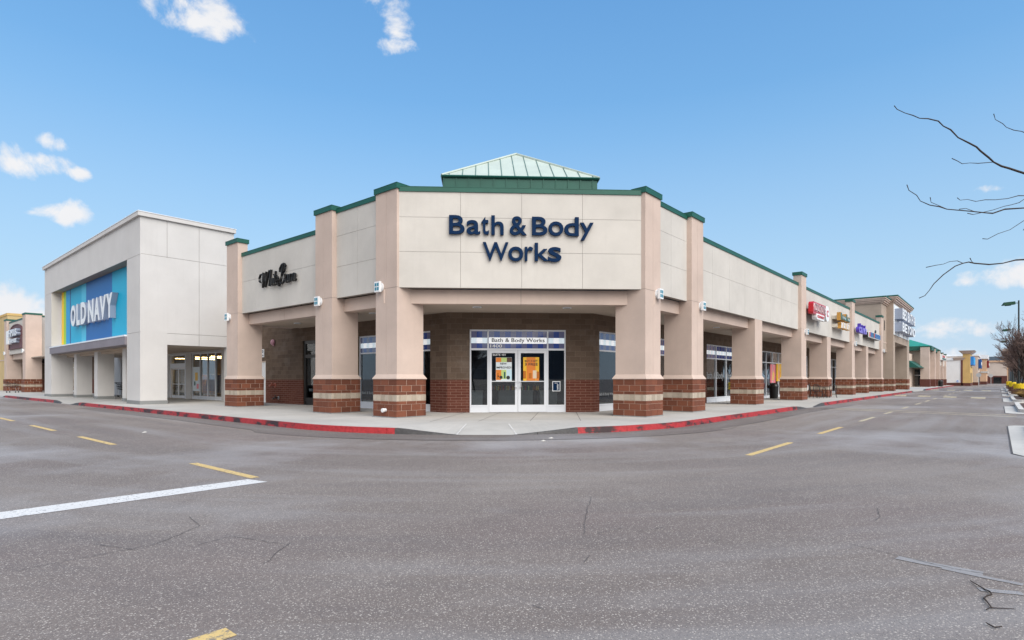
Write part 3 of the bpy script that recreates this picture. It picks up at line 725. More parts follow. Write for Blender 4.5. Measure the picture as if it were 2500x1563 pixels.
def words(txt, F, s0, s1, z0, z1, d0, d1, mat, parent, name, offset=0.0, shear=0):
    """a line of flat lettering, one mesh per word"""
    vs, _ = glyph(txt, 2, offset, shear); x0, x1 = min(v.x for v in vs), max(v.x for v in vs); y0, y1 = min(v.y for v in vs), max(v.y for v in vs)
    ws = txt.split(' '); k = (s1-s0)/(x1-x0)
    for i, w in enumerate(ws):
        a, _ = glyph(w, 2, offset, shear); wd = max(v.x for v in a)-min(v.x for v in a); ay0, ay1 = min(v.y for v in a), max(v.y for v in a)
        if i == len(ws)-1: st = s1-wd*k
        elif i == 0: st = s0
        else:
            b, _ = glyph(' '.join(ws[:i+1]), 2, offset, shear); st = s0+(max(v.x for v in b)-x0-wd)*k
        mb = MB(); kz = (z1-z0)/(y1-y0); letters_to(mb, w, F, st, st+wd*k, z0+(ay0-y0)*kz, z0+(ay1-y0)*kz, d0, d1, offset=offset, shear=shear); mb.build(name, mat, parent, recalc=False)
def letter_part(txt, F, box, d0, d1, mats, parent, name='letter', **kw):
    mb = MB(); letters_to(mb, txt, F, box[0], box[1], box[2], box[3], d0, d1, 0, 1 if len(mats) > 1 else None, **kw)
    return mb.build(name, mats, parent, recalc=False)

# ================================================================== CORNER SHOP
corner = thing('corner_shop', 'beige stucco corner shop with chamfered front, green coping and small green pyramid roof', 'shop', (14,14,0))
LROT = -math.pi/2
for vc in (15.18, 18.87, 26.35): put_column(PT, corner, 11.52, vc, LROT)
for uc in (17.61, 21.31, 36.97): put_column(PT, corner, uc, 8.72, 0)
put_column(PS, corner, 29.2, 8.90, 0)
# fascia panels
fascia(corner, FD, 0, LD, 4.33, 7.40, (1.957,3.93,5.913), (5.475,6.585), d0=0, d1=.3)
fascia(corner, FL, -18.32, -15.73, 4.33, 7.40, (-17.03,), (5.45,6.56))
fascia(corner, FL, -25.80, -19.42, 4.33, 6.86, (-24.52,-22.65,-20.77), (5.72,))
fascia(corner, FR, 18.16, 20.76, 4.33, 7.40, (19.40,), (5.46,6.56))
fascia(corner, FR, 21.86, 36.42, 4.30, 6.87, (23.26,25.21,27.21,29.21,31.1,33.06,34.97), (5.72,), d0=.235)
beam(corner, FD, -.55, LD+.55, .36, .72, joints=(3.93,))
beam(corner, FL, -18.32, -15.73); beam(corner, FL, -25.80, -19.42, joints=(-22.65,)); ew = MB().obox(FL, -26.88, -26.0, .52, 12, 3.9, 6.9).build('end_wall', M['tan'], corner); MB().obox(FL, -26.92, -25.96, .5, 12, 6.9, 7.05).build('coping', M['green'], ew)
beam(corner, FR, 18.16, 20.76); beam(corner, FR, 21.86, 28.65, joints=(25.2,)); beam(corner, FR, 29.75, 36.42)
mb = MB(); z = 3.875
poly = [(12.1,26.0),(12.1,16.2),(12.55,14.9),(17.25,9.9),(18.6,9.3),(38,9.3),(38,11.72),(18.55,11.72),(14.70,15.6),(14.70,26.0)]
mb.prism(poly, z, z+.1); sf = mb.build('soffit', M['soffit'], corner)
for x, y in ((14.25,13.66),(16.42,11.42),(13.22,23.64),(13.03,17.87),(23.4,10.3),(27.23,10.3),(30.4,10.37),(33.6,10.35),(20.0,10.3),(13.2,28.2)):
    mb = MB(); mb.lathe((x,y,z), [(.16,-.03),(.16,0)], 18, 0); mb.lathe((x,y,z), [(.11,-.034),(.11,-.03)], 16, 1); mb.build('recessed_light', [M['white_metal'], M['counter']], sf)
# walls with their openings
WS = 2.50      # transom
wall(corner, lambda s,d,z: (14.68+d,-s,z), -31.9, -15.6, .15, 6.2, [(-21.2,-16.54,.15,3.24),(-25.78,-23.5,.15,3.25),(-30.45,-29.46,.15,2.36)])
wall(corner, FWL, 0, LW, .15, 4.4, [(.83,4.45,.15,3.245)])
wall(corner, lambda s,d,z: (s,11.70+d,z), 18.55, 38.0, .15, 4.4, [(18.98,25.2,.15,3.24),(29.6,35.8,.15,3.24)])
FLW = lambda s,d,z: (14.68+d,-s,z); FRW = lambda s,d,z: (s,11.70+d,z)
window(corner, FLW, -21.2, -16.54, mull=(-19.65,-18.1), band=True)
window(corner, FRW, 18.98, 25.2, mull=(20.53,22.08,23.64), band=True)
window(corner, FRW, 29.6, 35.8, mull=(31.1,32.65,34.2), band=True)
dk = window(corner, FLW, -25.78, -23.5, z1=3.25, mull=(-24.62,), frame='bronze', sill=.42, fw=.16)
# the bevel wall behind the columns: roof slab and parapet backs
mb = MB()
mb.prism([(12.0,26.5),(12.0,16),(12.6,14.6),(17.2,9.7),(18.6,9.25),(38,9.25),(38,26),(26,26.5)], 6.3, 6.4); mb.build('roof_deck', M['grey_base'], corner)
# entrance: sidelights, transom, double doors
mb = MB(); fw = .055
for a, b in ((.835,.89),(1.49,1.548),(3.735,3.79),(4.40,4.452)): mb.obox(FWL, a, b, .05, .17, .15, 3.245)
for a, b in ((.89,1.49),(1.548,3.735),(3.79,4.40)):
    mb.obox(FWL, a, b, .052, .168, 3.185, 3.243); mb.obox(FWL, a, b, .052, .168, 2.475, 2.545)
for a, b in ((.89,1.49),(3.79,4.40)):
    mb.obox(FWL, a, b, .052, .168, .365, .425); mb.obox(FWL, a, b, .07, .15, .15, .365)
ent = mb.build('entrance_frame', M['white_metal'], corner)
for a, b in ((.89,1.49),(3.79,4.40)): MB().obox(FWL, a, b, .1, .108, .425, 2.475).build('pane', M['glass'], ent)
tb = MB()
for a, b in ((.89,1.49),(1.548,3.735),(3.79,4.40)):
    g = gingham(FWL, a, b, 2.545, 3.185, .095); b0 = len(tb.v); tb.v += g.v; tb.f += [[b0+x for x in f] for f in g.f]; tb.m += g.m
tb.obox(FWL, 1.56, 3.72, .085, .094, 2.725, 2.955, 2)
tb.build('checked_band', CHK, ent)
words('Bath & Body Works', FWL, 1.655, 3.65, 2.735, 2.925, .076, .084, M['text_black'], ent, 'lettering', offset=.012)
words('1400', FWL, 1.60, 2.04, 2.575, 2.70, .078, .084, M['text_white'], ent, 'street_number', offset=.012)
for side in (0, 1):
    a, b = ((1.555,2.630),(2.642,3.728))[side]
    mb = MB(); mb.obox(FWL, a, a+.10, .045, .10, .16, 2.47); mb.obox(FWL, b-.10, b, .045, .10, .16, 2.47)
    mb.obox(FWL, a+.10, b-.10, .046, .099, 2.37, 2.47); mb.obox(FWL, a+.10, b-.10, .046, .099, .16, .43); mb.obox(FWL, a+.10, b-.10, .06, .09, 1.295, 1.325)
    dr = mb.build('door', M['white_metal'], corner)
    MB().obox(FWL, a+.10, b-.10, .07, .078, .43, 1.295).build('pane', M['glass'], dr); MB().obox(FWL, a+.10, b-.10, .07, .078, 1.325, 2.37).build('pane', M['glass'], dr)
    hx = b-.05 if side == 0 else a+.05; dirx = -1 if side == 0 else 1
    mb = MB(); pts = [FWL(hx,.04,1.29), FWL(hx,-.03,1.29), FWL(hx+dirx*.06,-.05,1.26), FWL(hx+dirx*.06,-.05,1.10), FWL(hx,-.03,1.06), FWL(hx,.04,1.06)]
    mb.tube(pts, .014, 8); mb.build('handle', M['silver'], dr)
words('SUITE 101', FWL, 1.69, 2.17, 2.265, 2.345, .060, .066, M['text_white'], ent, 'suite_number', offset=.012)
# white service door at the left end of the wall
mb = MB(); mb.obox(FLW, -30.45, -30.39, .02, .2, .15, 2.36); mb.obox(FLW, -29.52, -29.46, .02, .2, .15, 2.36); mb.obox(FLW, -30.39, -29.52, .02, .2, 2.29, 2.36)
sd_ = mb.build('service_door_frame', M['wellow'], corner)
mb = MB(); mb.obox(FLW, -30.385, -29.525, .06, .11, .16, 2.285); dd = mb.build('service_door', M['white'], sd_)
# lettering etched on glass low down
for F_, a, b, c, e in ((FRW,19.12,20.35,.72,.86),(FLW,-21.05,-19.75,.72,.86),(FRW,29.75,33.9,1.30,1.78)):
    words('Bath & Body Works', F_, a, b, c, e, .10, .106, M['etch'], corner, 'window_lettering')
words('White Barn', FLW, -25.5, -24.72, .80, .94, .19, .196, M['text_white'], corner, 'window_lettering', shear=.3)
# dark room behind the glass
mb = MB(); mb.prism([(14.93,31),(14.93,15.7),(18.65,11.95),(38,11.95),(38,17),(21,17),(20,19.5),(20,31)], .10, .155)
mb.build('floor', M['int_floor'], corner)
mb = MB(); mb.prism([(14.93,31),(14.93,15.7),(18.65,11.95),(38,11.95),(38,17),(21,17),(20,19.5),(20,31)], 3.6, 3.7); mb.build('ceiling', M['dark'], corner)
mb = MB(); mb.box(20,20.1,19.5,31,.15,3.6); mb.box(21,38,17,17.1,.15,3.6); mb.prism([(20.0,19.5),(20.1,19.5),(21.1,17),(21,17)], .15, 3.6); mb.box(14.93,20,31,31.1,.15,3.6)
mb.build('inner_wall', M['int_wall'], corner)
# pyramid roof
rf = MB(); s0, s1, zt, w = 1.148, 7.074, 9.0, 2.963; dd0 = 3.0
def RP(s, d, z): return FD(s, d, z)
rf.hexa([RP(s0+.06,dd0+.06,6.4),RP(s1-.06,dd0+.06,6.4),RP(s1-.06,dd0+2*w-.06,6.4),RP(s0+.06,dd0+2*w-.06,6.4),RP(s0+.06,dd0+.06,zt-.03),RP(s1-.06,dd0+.06,zt-.03),RP(s1-.06,dd0+2*w-.06,zt-.03),RP(s0+.06,dd0+2*w-.06,zt-.03)], 0)
for k in range(13):      # ribs of the fascia
    x = s0+.06+(s1-s0-.12)*(k+.02)/12.4
    rf.obox(FD, x-.018, x+.018, dd0+.03, dd0+.06, 6.4, zt-.03, 0)
rfo = rf.build('roof_base', M['green'], corner)
rf = MB(); ap = RP((s0+s1)/2, dd0+w, 10.98); cs = [RP(s0,dd0,zt),RP(s1,dd0,zt),RP(s1,dd0+2*w,zt),RP(s0,dd0+2*w,zt)]
rf.add([ap]+cs, [(0,1,2),(0,2,3),(0,3,4),(0,4,1),(4,3,2,1)])
n = 12
for side in range(4):      # standing seams
    A, B = Vector(cs[side]), Vector(cs[(side+1)%4]); apv = Vector(ap); mid = (A+B)/2; up = (apv-mid)
    for k in range(1, n+1):
        f = (k-.45)/n; p = A+(B-A)*f; t = 1-abs(2*f-1); q = p+up*t
        if side == 0 or side == 1 or True: rf.tube([p+Vector((0,0,.02)), q+Vector((0,0,.02))], .017, 4, 1)
for c in cs: rf.tube([Vector(c)+Vector((0,0,.01)), Vector(ap)+Vector((0,0,.03))], .05, 5)
pr = rf.build('pyramid_roof', [M['roof_green'], M['seam']], corner)
rf = MB()
for k in range(4):
    rf.tube([Vector(cs[k])+Vector((0,0,-.02)), Vector(cs[(k+1)%4])+Vector((0,0,-.02))], .045, 4)
rf.build('eave_trim', M['green'], pr)

# ---- raised lettering over the entrance
sg = thing('shop_sign', 'large navy blue raised sign letters above the corner entrance', 'sign', FD(LD/2,-.1,5.2))
BB = [('B',1.595,2.093,6.04,6.64),('a',2.15,2.592,6.03,6.49),('t',2.623,2.869,6.03,6.605),('h',2.945,3.344,6.03,6.65),('&',3.534,4.087,6.022,6.63),('B',4.259,4.757,6.03,6.625),('o',4.788,5.275,6.02,6.482),('d',5.302,5.776,6.022,6.63),('y',5.815,6.259,5.886,6.458),
      ('W',2.672,3.496,5.20,5.79),('o',3.489,3.973,5.185,5.655),('r',4.022,4.29,5.2,5.66),('k',4.343,4.795,5.2,5.785),('s',4.776,5.21,5.18,5.657)]
for ch, a, b, z0, z1 in BB: letter_part(ch, FD, (a,b,z0,z1), -.10, -.02, [M['navy']], sg, offset=.013)
mb = MB()
for ch, a, b, z0, z1 in BB:
    if ch in 'Bhkr': mb.obox(FD, a+.03, a+.06, -.03, .0, (z0+z1)/2-.02, (z0+z1)/2+.02)
mb.build('standoffs', M['navy'], sg)

# ---- black script sign on the left fascia
sg = thing('script_sign', 'black brush script sign letters on the left fascia panel', 'sign', (11.66,22.5,5.2))
def script(strokes, s, z, k, r):
    for st in strokes:
        mb = MB()
        for d in (-.11,-.06): mb.tube([FL(s+x*k, .25+d, z+y*k) for x,y in st], r, 6)
        mb.build('letter', M['black'], sg)
def arc(cx, cy, rx, ry, a0, a1, n=9): return [(cx+rx*math.cos(R(a0+(a1-a0)*i/n)), cy+ry*math.sin(R(a0+(a1-a0)*i/n))) for i in range(n+1)]
LET = [ # upright strokes of each letter, slanted when drawn
 [[(-.24,.36),(-.38,.46),(-.42,.66),(-.32,.85),(-.12,.86),(0,.78)],[(0,.95),(.07,.4),(.12,0),(.28,.6),(.36,.95),(.40,.4),(.45,0),(.61,.65),(.72,1.0),(.80,.96)]],
 [[(.92,1.02),(.91,.5),(.91,0)],[(.91,.28),(1.0,.46),(1.1,.45),(1.13,.2),(1.15,.02),(1.21,.04)]],
 [[(1.30,.47),(1.29,.06),(1.34,.01),(1.39,.1)],[(1.30,.64),(1.32,.68)]],
 [[(1.48,.86),(1.47,.1),(1.52,0),(1.59,.06)],[(1.38,.56),(1.61,.58)]],
 [[(1.67,.22),(1.80,.27),(1.85,.39),(1.77,.48),(1.67,.36),(1.66,.12),(1.76,0),(1.90,.12)]],
 [[(2.27,1.15),(2.23,.6),(2.17,.1),(2.06,-.12),(1.93,-.04),(1.92,.18),(2.03,.28)],[(1.96,.72),(1.94,.94),(2.10,1.16),(2.36,1.20),(2.52,1.05),(2.46,.75),(2.26,.61),(2.52,.54),(2.60,.30),(2.50,.05),(2.32,-.02),(2.20,.08)]],
 [[(2.98,.42),(2.84,.48),(2.74,.30),(2.75,.08),(2.85,0),(2.97,.14)],[(3.01,.48),(2.99,.1),(3.05,0),(3.12,.08)]],
 [[(3.20,.48),(3.20,0)],[(3.20,.28),(3.28,.46),(3.39,.43)]],
 [[(3.48,.47),(3.48,0)],[(3.48,.28),(3.58,.47),(3.68,.44),(3.71,.1),(3.77,0),(3.87,.1)]]]
for strokes in LET:
    mb = MB()
    for st in strokes:
        for d in (-.12,-.07): mb.tube([FL(-23.76+(x+.20*y)*.72, .25+d, 5.25+y*.66) for x,y in st], .029, 6)
    mb.build('letter', M['black'], sg)

# ---- square wall lamps on the piers
def make_lamp():
    t = thing('wall_lamp', 'white square lamp', 'wall lamp')
    mb = MB(); mb.box(-.135,.135,-.17,-.09,-.17,.17); mb.build('housing', M['white'], t)
    mb = MB(); mb.lathe((0,0,0), [(.15,0),(.15,.025),(.10,.04),(.09,.10)], 20)
    mb.v = [(x, -z, y) for x,y,z in mb.v]; mb.build('bracket', M['white'], t)
    for x in (-.058,.058):
        for z in (-.068,.068):
            mb = MB(); mb.box(x-.045,x+.045,-.176,-.16,z-.052,z+.052); mb.build('lens', M['lens'], t)
    return t
lamp0 = make_lamp(); first = [True]
def put_lamp(x, y, z, rot, label):
    o = lamp0 if first[0] else copy_tree(lamp0); first[0] = False
    o.location = (x,y,z); o.rotation_euler = (0,0,rot); tag(o, label, 'wall lamp', 'square white wall lamps on the piers')
put_lamp(11.58, 26.62, 4.2, LROT, 'white square wall lamp on the pier left of the black script sign')
put_lamp(11.58, 19.10, 4.25, LROT, 'white square wall lamp on the pier between the black script sign and the corner')
put_lamp(11.58, 15.45, 4.4, LROT, 'white square wall lamp on the pier at the left end of the navy sign panel')
put_lamp(17.9, 8.78, 4.25, 0, 'white square wall lamp on the pier at the right end of the navy sign panel')
put_lamp(21.58, 8.78, 4.2, 0, 'white square wall lamp on the second pier right of the navy sign panel')
put_lamp(37.25, 8.78, 4.2, 0, 'white square wall lamp on the pier just left of the red sign')

# ---- small things on and near the corner shop
t = thing('door_poster', 'white and pale blue poster with orange honeycomb squares in the left entrance door', 'poster', FWL(2.1,.05,1.3))
q = lambda mb, a, b, z0, z1, mi, d=.060: mb.obox(FWL, a, b, d, d+.004, z0, z1, mi)
mb = MB(); q(mb,1.809,2.409,1.318,2.202,0,.066); mb.build('sheet', M['poster_w'], t)
mb = MB(); q(mb,1.815,2.01,2.03,2.195,0); q(mb,2.01,2.22,2.03,2.195,1); q(mb,2.22,2.405,2.03,2.195,2); q(mb,1.815,2.01,1.36,1.74,0); q(mb,2.01,2.2,1.40,1.74,1); q(mb,2.22,2.405,1.38,1.74,3)
for x, y, r in ((2.0,1.46,.06),(2.27,1.45,.07),(1.90,1.50,.03)):
    mb.eprism(FWL, [(x+r*math.cos(i*.5236), y+r*math.sin(i*.5236)) for i in range(12)], .054, .059, 4)
mb.obox(FWL, 2.11, 2.17, .054, .059, 1.42, 1.66, 5); mb.obox(FWL, 1.86, 1.91, .054, .059, 1.40, 1.62, 6)
mb.build('pictures', [M['poster_o'], M['poster_g'], M['brown'], M['poster_l'], M['text_black'], M['teal_sign'], M['amber']], t)
words('NEW', FWL, 1.975, 2.215, 1.935, 2.005, .052, .058, M['text_black'], t, 'words', offset=.004); words('IMPROVED!', FWL, 1.83, 2.39, 1.79, 1.865, .052, .058, M['text_black'], t, 'words', offset=.004)
t = thing('door_poster', 'yellow and orange offer poster in the right entrance door', 'poster', FWL(3.1,.05,1.3))
mb = MB(); q(mb,2.838,3.439,1.33,2.218,0,.066); mb.build('sheet', M['poster_y'], t)
mb = MB(); q(mb,2.965,3.30,1.335,2.212,0); q(mb,3.33,3.435,1.335,1.6,0)
for x, w_, h, mi in ((2.89,.05,.28,1),(3.10,.055,.20,1),(3.27,.07,.30,2),(3.40,.05,.26,1)): mb.obox(FWL, x-w_, x+w_, .054, .059, 1.42, 1.42+h, mi)
mb.build('pictures', [M['poster_o'], M['amber'], M['skin']], t)
words('BUY 3 GET', FWL, 2.90, 3.38, 2.04, 2.105, .050, .056, M['brown'], t, 'words', offset=.003); words('3 FREE', FWL, 2.90, 3.39, 1.90, 2.0, .050, .056, M['brown'], t, 'words', offset=.01)
t = thing('door_notice', 'small dark blue opening hours card with white border beside the entrance doors', 'notice', FWL(4.1,.08,1.1))
mb = MB(); mb.obox(FWL, 3.945, 4.25, .086, .094, .935, 1.312); mb.build('border', M['text_white'], t)
mb = MB(); mb.obox(FWL, 3.97, 4.225, .080, .087, .96, 1.287); mb.build('card', M['navy'], t)
mb = MB()
for k in range(6): mb.obox(FWL, 4.12, 4.175, .076, .081, 1.0+k*.035, 1.018+k*.035)
mb.obox(FWL, 4.03, 4.15, .076, .081, 1.235, 1.25); mb.build('print', M['text_white'], t)
t = thing('fire_bell', 'round pink fire alarm bell high on the brown block wall', 'alarm bell', (14.66,28.58,3.29))
mb = MB(); mb.lathe((0,0,0), [(.04,.0),(.15,.03),(.15,.09),(.11,.14),(.03,.16)], 20); mb.v = [(14.68-z, 28.58+x, 3.29+y) for x,y,z in mb.v]; mb.build('gong', M['rose'], t, smooth=True)
mb = MB(); mb.box(14.64,14.68,28.52,28.64,3.10,3.2); mb.build('back_box', M['rose'], t)
for y, z, m_, lab in ((28.47,1.08,'copper','red oxide pipe valve on a round plate, upper one on the red brick wall'),(28.10,.44,'silver','small steel hose valve low on the red brick wall')):
    t = thing('wall_valve', lab, 'pipe valve', (14.66,y,z)); big = m_ == 'copper'; r = .13 if big else .085
    mb = MB(); mb.lathe((0,0,0), [(r,0),(r,.02),(r*.5,.03)], 18); mb.v = [(14.68-c, y+a, z+b) for a,b,c in mb.v]; mb.build('flange', M[m_], t)
    mb = MB(); mb.tube([(14.66,y,z),(14.46,y,z),(14.38,y+.03,z-.05)], [.05,.05,.055] if big else [.035,.035,.045], 10); mb.tube([(14.5,y,z),(14.5,y,z+.12)], .02, 8); mb.tube([(14.5,y-.07,z+.12),(14.5,y+.07,z+.12)], .016, 8); mb.build('valve_body', M['copper' if big else 'bronze'], t)
t = thing('wall_sign', 'small white sign with a blue emblem on the brown wall above the service door', 'sign', (14.66,29.8,2.7))
mb = MB(); mb.obox(FLW, -29.98, -29.60, -.03, -.005, 2.55, 2.98); mb.build('plate', M['white'], t)
mb = MB(); letters_to(mb, 'D', FLW, -29.78, -29.65, 2.78, 2.92, -.036, -.030, offset=.02); mb.obox(FLW, -29.76, -29.66, -.036, -.03, 2.62, 2.68); mb.build('emblem', M['navy'], t, recalc=False)
t = thing('drain_pipe', 'short white plastic drain pipe stub in the brick base of the corner pier', 'pipe', (11.5,15.12,.40))
mb = MB(); mb.tube([(11.56,15.12,.40),(11.38,15.12,.385)], .055, 14, caps=False); mb.tube([(11.38,15.12,.385),(11.56,15.12,.40)], .045, 14, 1); mb.build('pipe', [M['white'], M['dark']], t, smooth=True)
mb = MB(); mb.tube([(11.44,15.12,.390),(11.375,15.12,.385)], .066, 14); mb.build('collar', M['white'], t)

# shop fittings seen through the doors
for s, d, w_, lab in ((1.0,1.4,.7,'pale grey display counter behind the left sidelight'),(2.7,1.8,1.4,'pale grey display counter behind the entrance doors'),(4.0,1.5,.7,'pale grey display counter behind the right sidelight')):
    t = thing('display_counter', lab, 'counter', FWL(s,d,.155))
    mb = MB(); mb.obox(FWL, s-w_/2, s+w_/2, d, d+.6, .155, .90); mb.build('cabinet', M['counter'], t)
    mb = MB(); mb.obox(FWL, s-w_/2-.03, s+w_/2+.03, d-.03, d+.63, .90, .94); mb.build('counter_top', M['counter'], t)
t = thing('product_shelf', 'dark shelving unit at the back of the corner shop', 'shelf', FWL(2.6,4.2,.155))
mb = MB(); mb.obox(FWL, 1.0, 4.3, 4.3, 4.35, .155, 2.4); mb.build('back_panel', M['int_wall'], t)
for z in (.95,1.4,1.85): mb = MB(); mb.obox(FWL, 1.0, 4.3, 4.0, 4.3, z, z+.03); mb.build('shelf', M['bronze'], t)
bm_ = None; rb = random.Random(5)
for k in range(30):
    s, d, z = 1.75+.065*k, 1.95, .94
    if abs(s-2.62) < .0: continue
    mt = rb.choice(['amber','sign_red','teal_sign','poster_y','poster_p','navy','skin','poster_g'])
    mb = MB(); mb.lathe(FWL(s,d,z), [(.026,0),(.026,.14),(.012,.16),(.012,.19)], 8); o = mb.build('bottle', M[mt])
    tag(o, 'small coloured toiletry bottle standing on the counter behind the doors', 'bottle', 'bottles on the counter inside the doors')

# ================================================================== RIGHT-HAND SHOP ROW
row = thing('shop_row', 'long beige shop arcade with green coping leading to the tall home store', 'shop row', (52,10,0))
for uc in (52.1, 66.77): put_column(PT, row, uc, 8.72, 0)
for uc in (44.4, 59.5): put_column(PS, row, uc, 8.90, 0)
fascia(row, FR, 37.52, 51.55, 4.30, 6.85, (38.3,40.3,42.4,44.4,46.4,48.4,50.2), (5.7,), d0=.235)
fascia(row, FR, 52.65, 66.22, 4.30, 6.82, (53.6,55.6,57.6,59.5,61.5,63.6,65.4), (5.68,), d0=.235)
for a, b in ((37.52,43.85),(44.95,51.55),(52.65,58.95),(60.05,66.22)): beam(row, FR, a, b)
mb = MB(); mb.prism([(38,9.3),(71,9.3),(71,11.72),(38,11.72)], 3.875, 3.975); sf = mb.build('soffit', M['soffit'], row)
for x in (40.6, 47.8, 55.4, 62.8):
    mb = MB(); mb.lathe((x,10.35,3.875), [(.16,-.03),(.16,0)], 16); mb.build('recessed_light', M['white_metal'], sf)
OPS = [(38.6,44.2,.15,3.24),(45.4,50.6,.15,3.24),(52.1,57.2,.15,3.24),(58.2,64.2,.15,3.24),(65.4,69.5,.15,3.24)]
wall(row, FRW, 38.0, 71, .15, 4.4, OPS)
for i, o in enumerate(OPS):
    n = 4 if i < 4 else 3; st = (o[1]-o[0])/n
    window(row, FRW, o[0], o[1], mull=[o[0]+st*k for k in range(1,n)], sill=.28)
mb = MB(); mb.prism([(38,9.25),(70,9.25),(70,28),(38,28)], 6.2, 6.3); mb.build('roof_deck', M['grey_base'], row)
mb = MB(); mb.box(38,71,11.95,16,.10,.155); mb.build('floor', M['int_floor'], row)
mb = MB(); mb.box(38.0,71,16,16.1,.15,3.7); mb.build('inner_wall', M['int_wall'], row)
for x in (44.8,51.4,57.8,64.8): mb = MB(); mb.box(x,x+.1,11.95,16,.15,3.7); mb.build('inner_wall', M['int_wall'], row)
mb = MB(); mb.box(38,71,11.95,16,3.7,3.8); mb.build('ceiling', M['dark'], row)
put_lamp(52.4, 8.78, 4.2, 0, 'white square wall lamp on the pier between the gold sided sign and the purple sign')
put_lamp(67.1, 8.78, 4.2, 0, 'white square wall lamp on the last pier before the tall home store')
# red sign with white oval
FS = lambda s, d, z: (s, 8.95+d, z)
t = thing('red_shop_sign', 'red projecting shop sign with white oval end and white strip below', 'sign', (39,8.4,5.5))
MB().obox(FS, 37.6, 41.0, -.30, 0, 5.38, 5.62).build('raceway', M['sign_dark_red'], t)
mb = MB(); mb.eprism(FS, [(37.44,5.42),(37.52,5.30),(40.9,5.30),(40.9,6.02),(37.6,6.02),(37.44,5.90)], -.56, -.30, 0); mb.build('cabinet', M['sign_red'], t)
mb = MB(); mb.eprism(FS, [(38.3,5.02),(38.2,5.12),(38.2,5.36),(40.2,5.36),(40.2,5.02)], -.58, -.32); mb.build('strip_cabinet', M['white'], t)
mb = MB(); mb.eprism(FS, [(41.0+.52*math.cos(i*.3142), 5.56+.50*math.sin(i*.3142)) for i in range(20)], -.60, -.28); mb.build('oval_cabinet', [M['white']], t)
letter_part('COLD STONE', FS, (37.62,40.5,5.45,5.94), -.60, -.555, [M['sign_dark_red'], M['white']], t, 'lettering', offset=.02)
letter_part('CREAMERY', FS, (38.4,40.1,5.12,5.28), -.60, -.579, [M['sign_red']], t, 'lettering', offset=.01)
letter_part('C', FS, (40.78,41.25,5.36,5.78), -.62, -.599, [M['sign_red']], t, 'emblem', offset=.02)
# green and white letters with gold returns: clustered shapes, unreadable in the photograph
t = thing('two_line_sign', 'two line sign of dark green over white rounded letters with gold sides', 'sign', (46.8,8.5,5.4))
for z0, z1 in ((5.62,5.86),(5.04,5.28)): MB().obox(FS, 45.3, 48.6, -.34, 0, z0, z1).build('raceway', M['cream_box'], t)
rg = random.Random(9)
x = 45.1
for k in range(7):
    w_ = .40 + rg.uniform(-.06,.12); tall_ = k in (0,4)
    z0, z1 = 5.50, (6.06 if tall_ else 5.92)+rg.uniform(-.04,.04); mb = MB()
    pts = [((x+w_/2)+w_*.52*math.cos(i*.524), (z0+z1)/2+(z1-z0)*.5*math.sin(i*.524)) for i in range(12)] if not tall_ else [(x,z0),(x+w_*.45,z0),(x+w_*.5,(z0+z1)/2-.05),(x+w_*.9,z0),(x+w_,z0+.08),(x+w_*.7,(z0+z1)/2),(x+w_*.95,z1-.1),(x+w_*.8,z1),(x,z1)]
    mb.eprism(FS, pts, -.58, -.34, 0); b0 = len(mb.f); mb.eprism(FS, [((a-x-w_/2)*.86+x+w_/2,(b-(z0+z1)/2)*.88+(z0+z1)/2) for a,b in pts], -.60, -.575, 1)
    if not tall_: mb.eprism(FS, [(x+w_/2+.07*math.cos(i*.785), (z0+z1)/2+.08*math.sin(i*.785)) for i in range(8)], -.607, -.598, 2)
    mb.build('letter', [M['gold'], M['teal_sign'], M['white']], t); x += w_+.06
x = 45.35
for k in range(6):
    w_ = .42 + rg.uniform(-.06,.1); z0, z1 = 4.97+rg.uniform(-.03,.02), 5.40+rg.uniform(-.03,.04); mb = MB()
    pts = [(x,z0),(x+w_*.35,z0+.02),(x+w_*.55,z0+.2),(x+w_*.8,z0),(x+w_,z0+.03),(x+w_*.85,(z0+z1)/2),(x+w_,z1-.04),(x+w_*.6,z1),(x+w_*.45,z1-.16),(x+w_*.2,z1),(x,z1-.05),(x+w_*.15,(z0+z1)/2)]
    mb.eprism(FS, pts, -.56, -.34, 0); mb.eprism(FS, [((a-x-w_/2)*.9+x+w_/2,(b-(z0+z1)/2)*.92+(z0+z1)/2) for a,b in pts], -.58, -.555, 1)
    mb.build('letter', [M['gold'], M['skin'] if k % 2 else M['white']], t); x += w_+.06
t = thing('purple_shop_sign', 'purple lower case shop sign with lilac faces on a cream raceway', 'sign', (54,8.5,5.4))
MB().obox(FS, 52.9, 55.4, -.32, 0, 5.2, 5.5).build('raceway', M['cream_box'], t)
for ch, a, b, z0, z1 in (("c",52.2,52.75,5.08,5.56),("l",52.82,52.98,5.08,5.84),("a",53.05,53.55,5.08,5.56),("i",53.64,53.80,5.08,5.78),("r",53.9,54.25,5.08,5.56),("e",54.3,54.8,5.08,5.56),("'",54.86,55.0,5.56,5.80),("s",55.05,55.5,5.08,5.56)):
    letter_part(ch, FS, (a,b,z0,z1), -.56, -.32, [M['sign_lilac'] if ch in 'care s' else M['sign_purple'], M['sign_purple']], t, offset=.03)
t = thing('black_box_sign', 'black box sign with blue and white letters left of the tall home store', 'sign', (60.3,8.5,5.3))
MB().obox(FS, 57.2, 63.3, -.40, 0, 4.98, 5.42).build('cabinet', M['black'], t)
MB().obox(FS, 57.25, 63.25, -.47, -.40, 5.0, 5.50).build('face', M['white'], t)
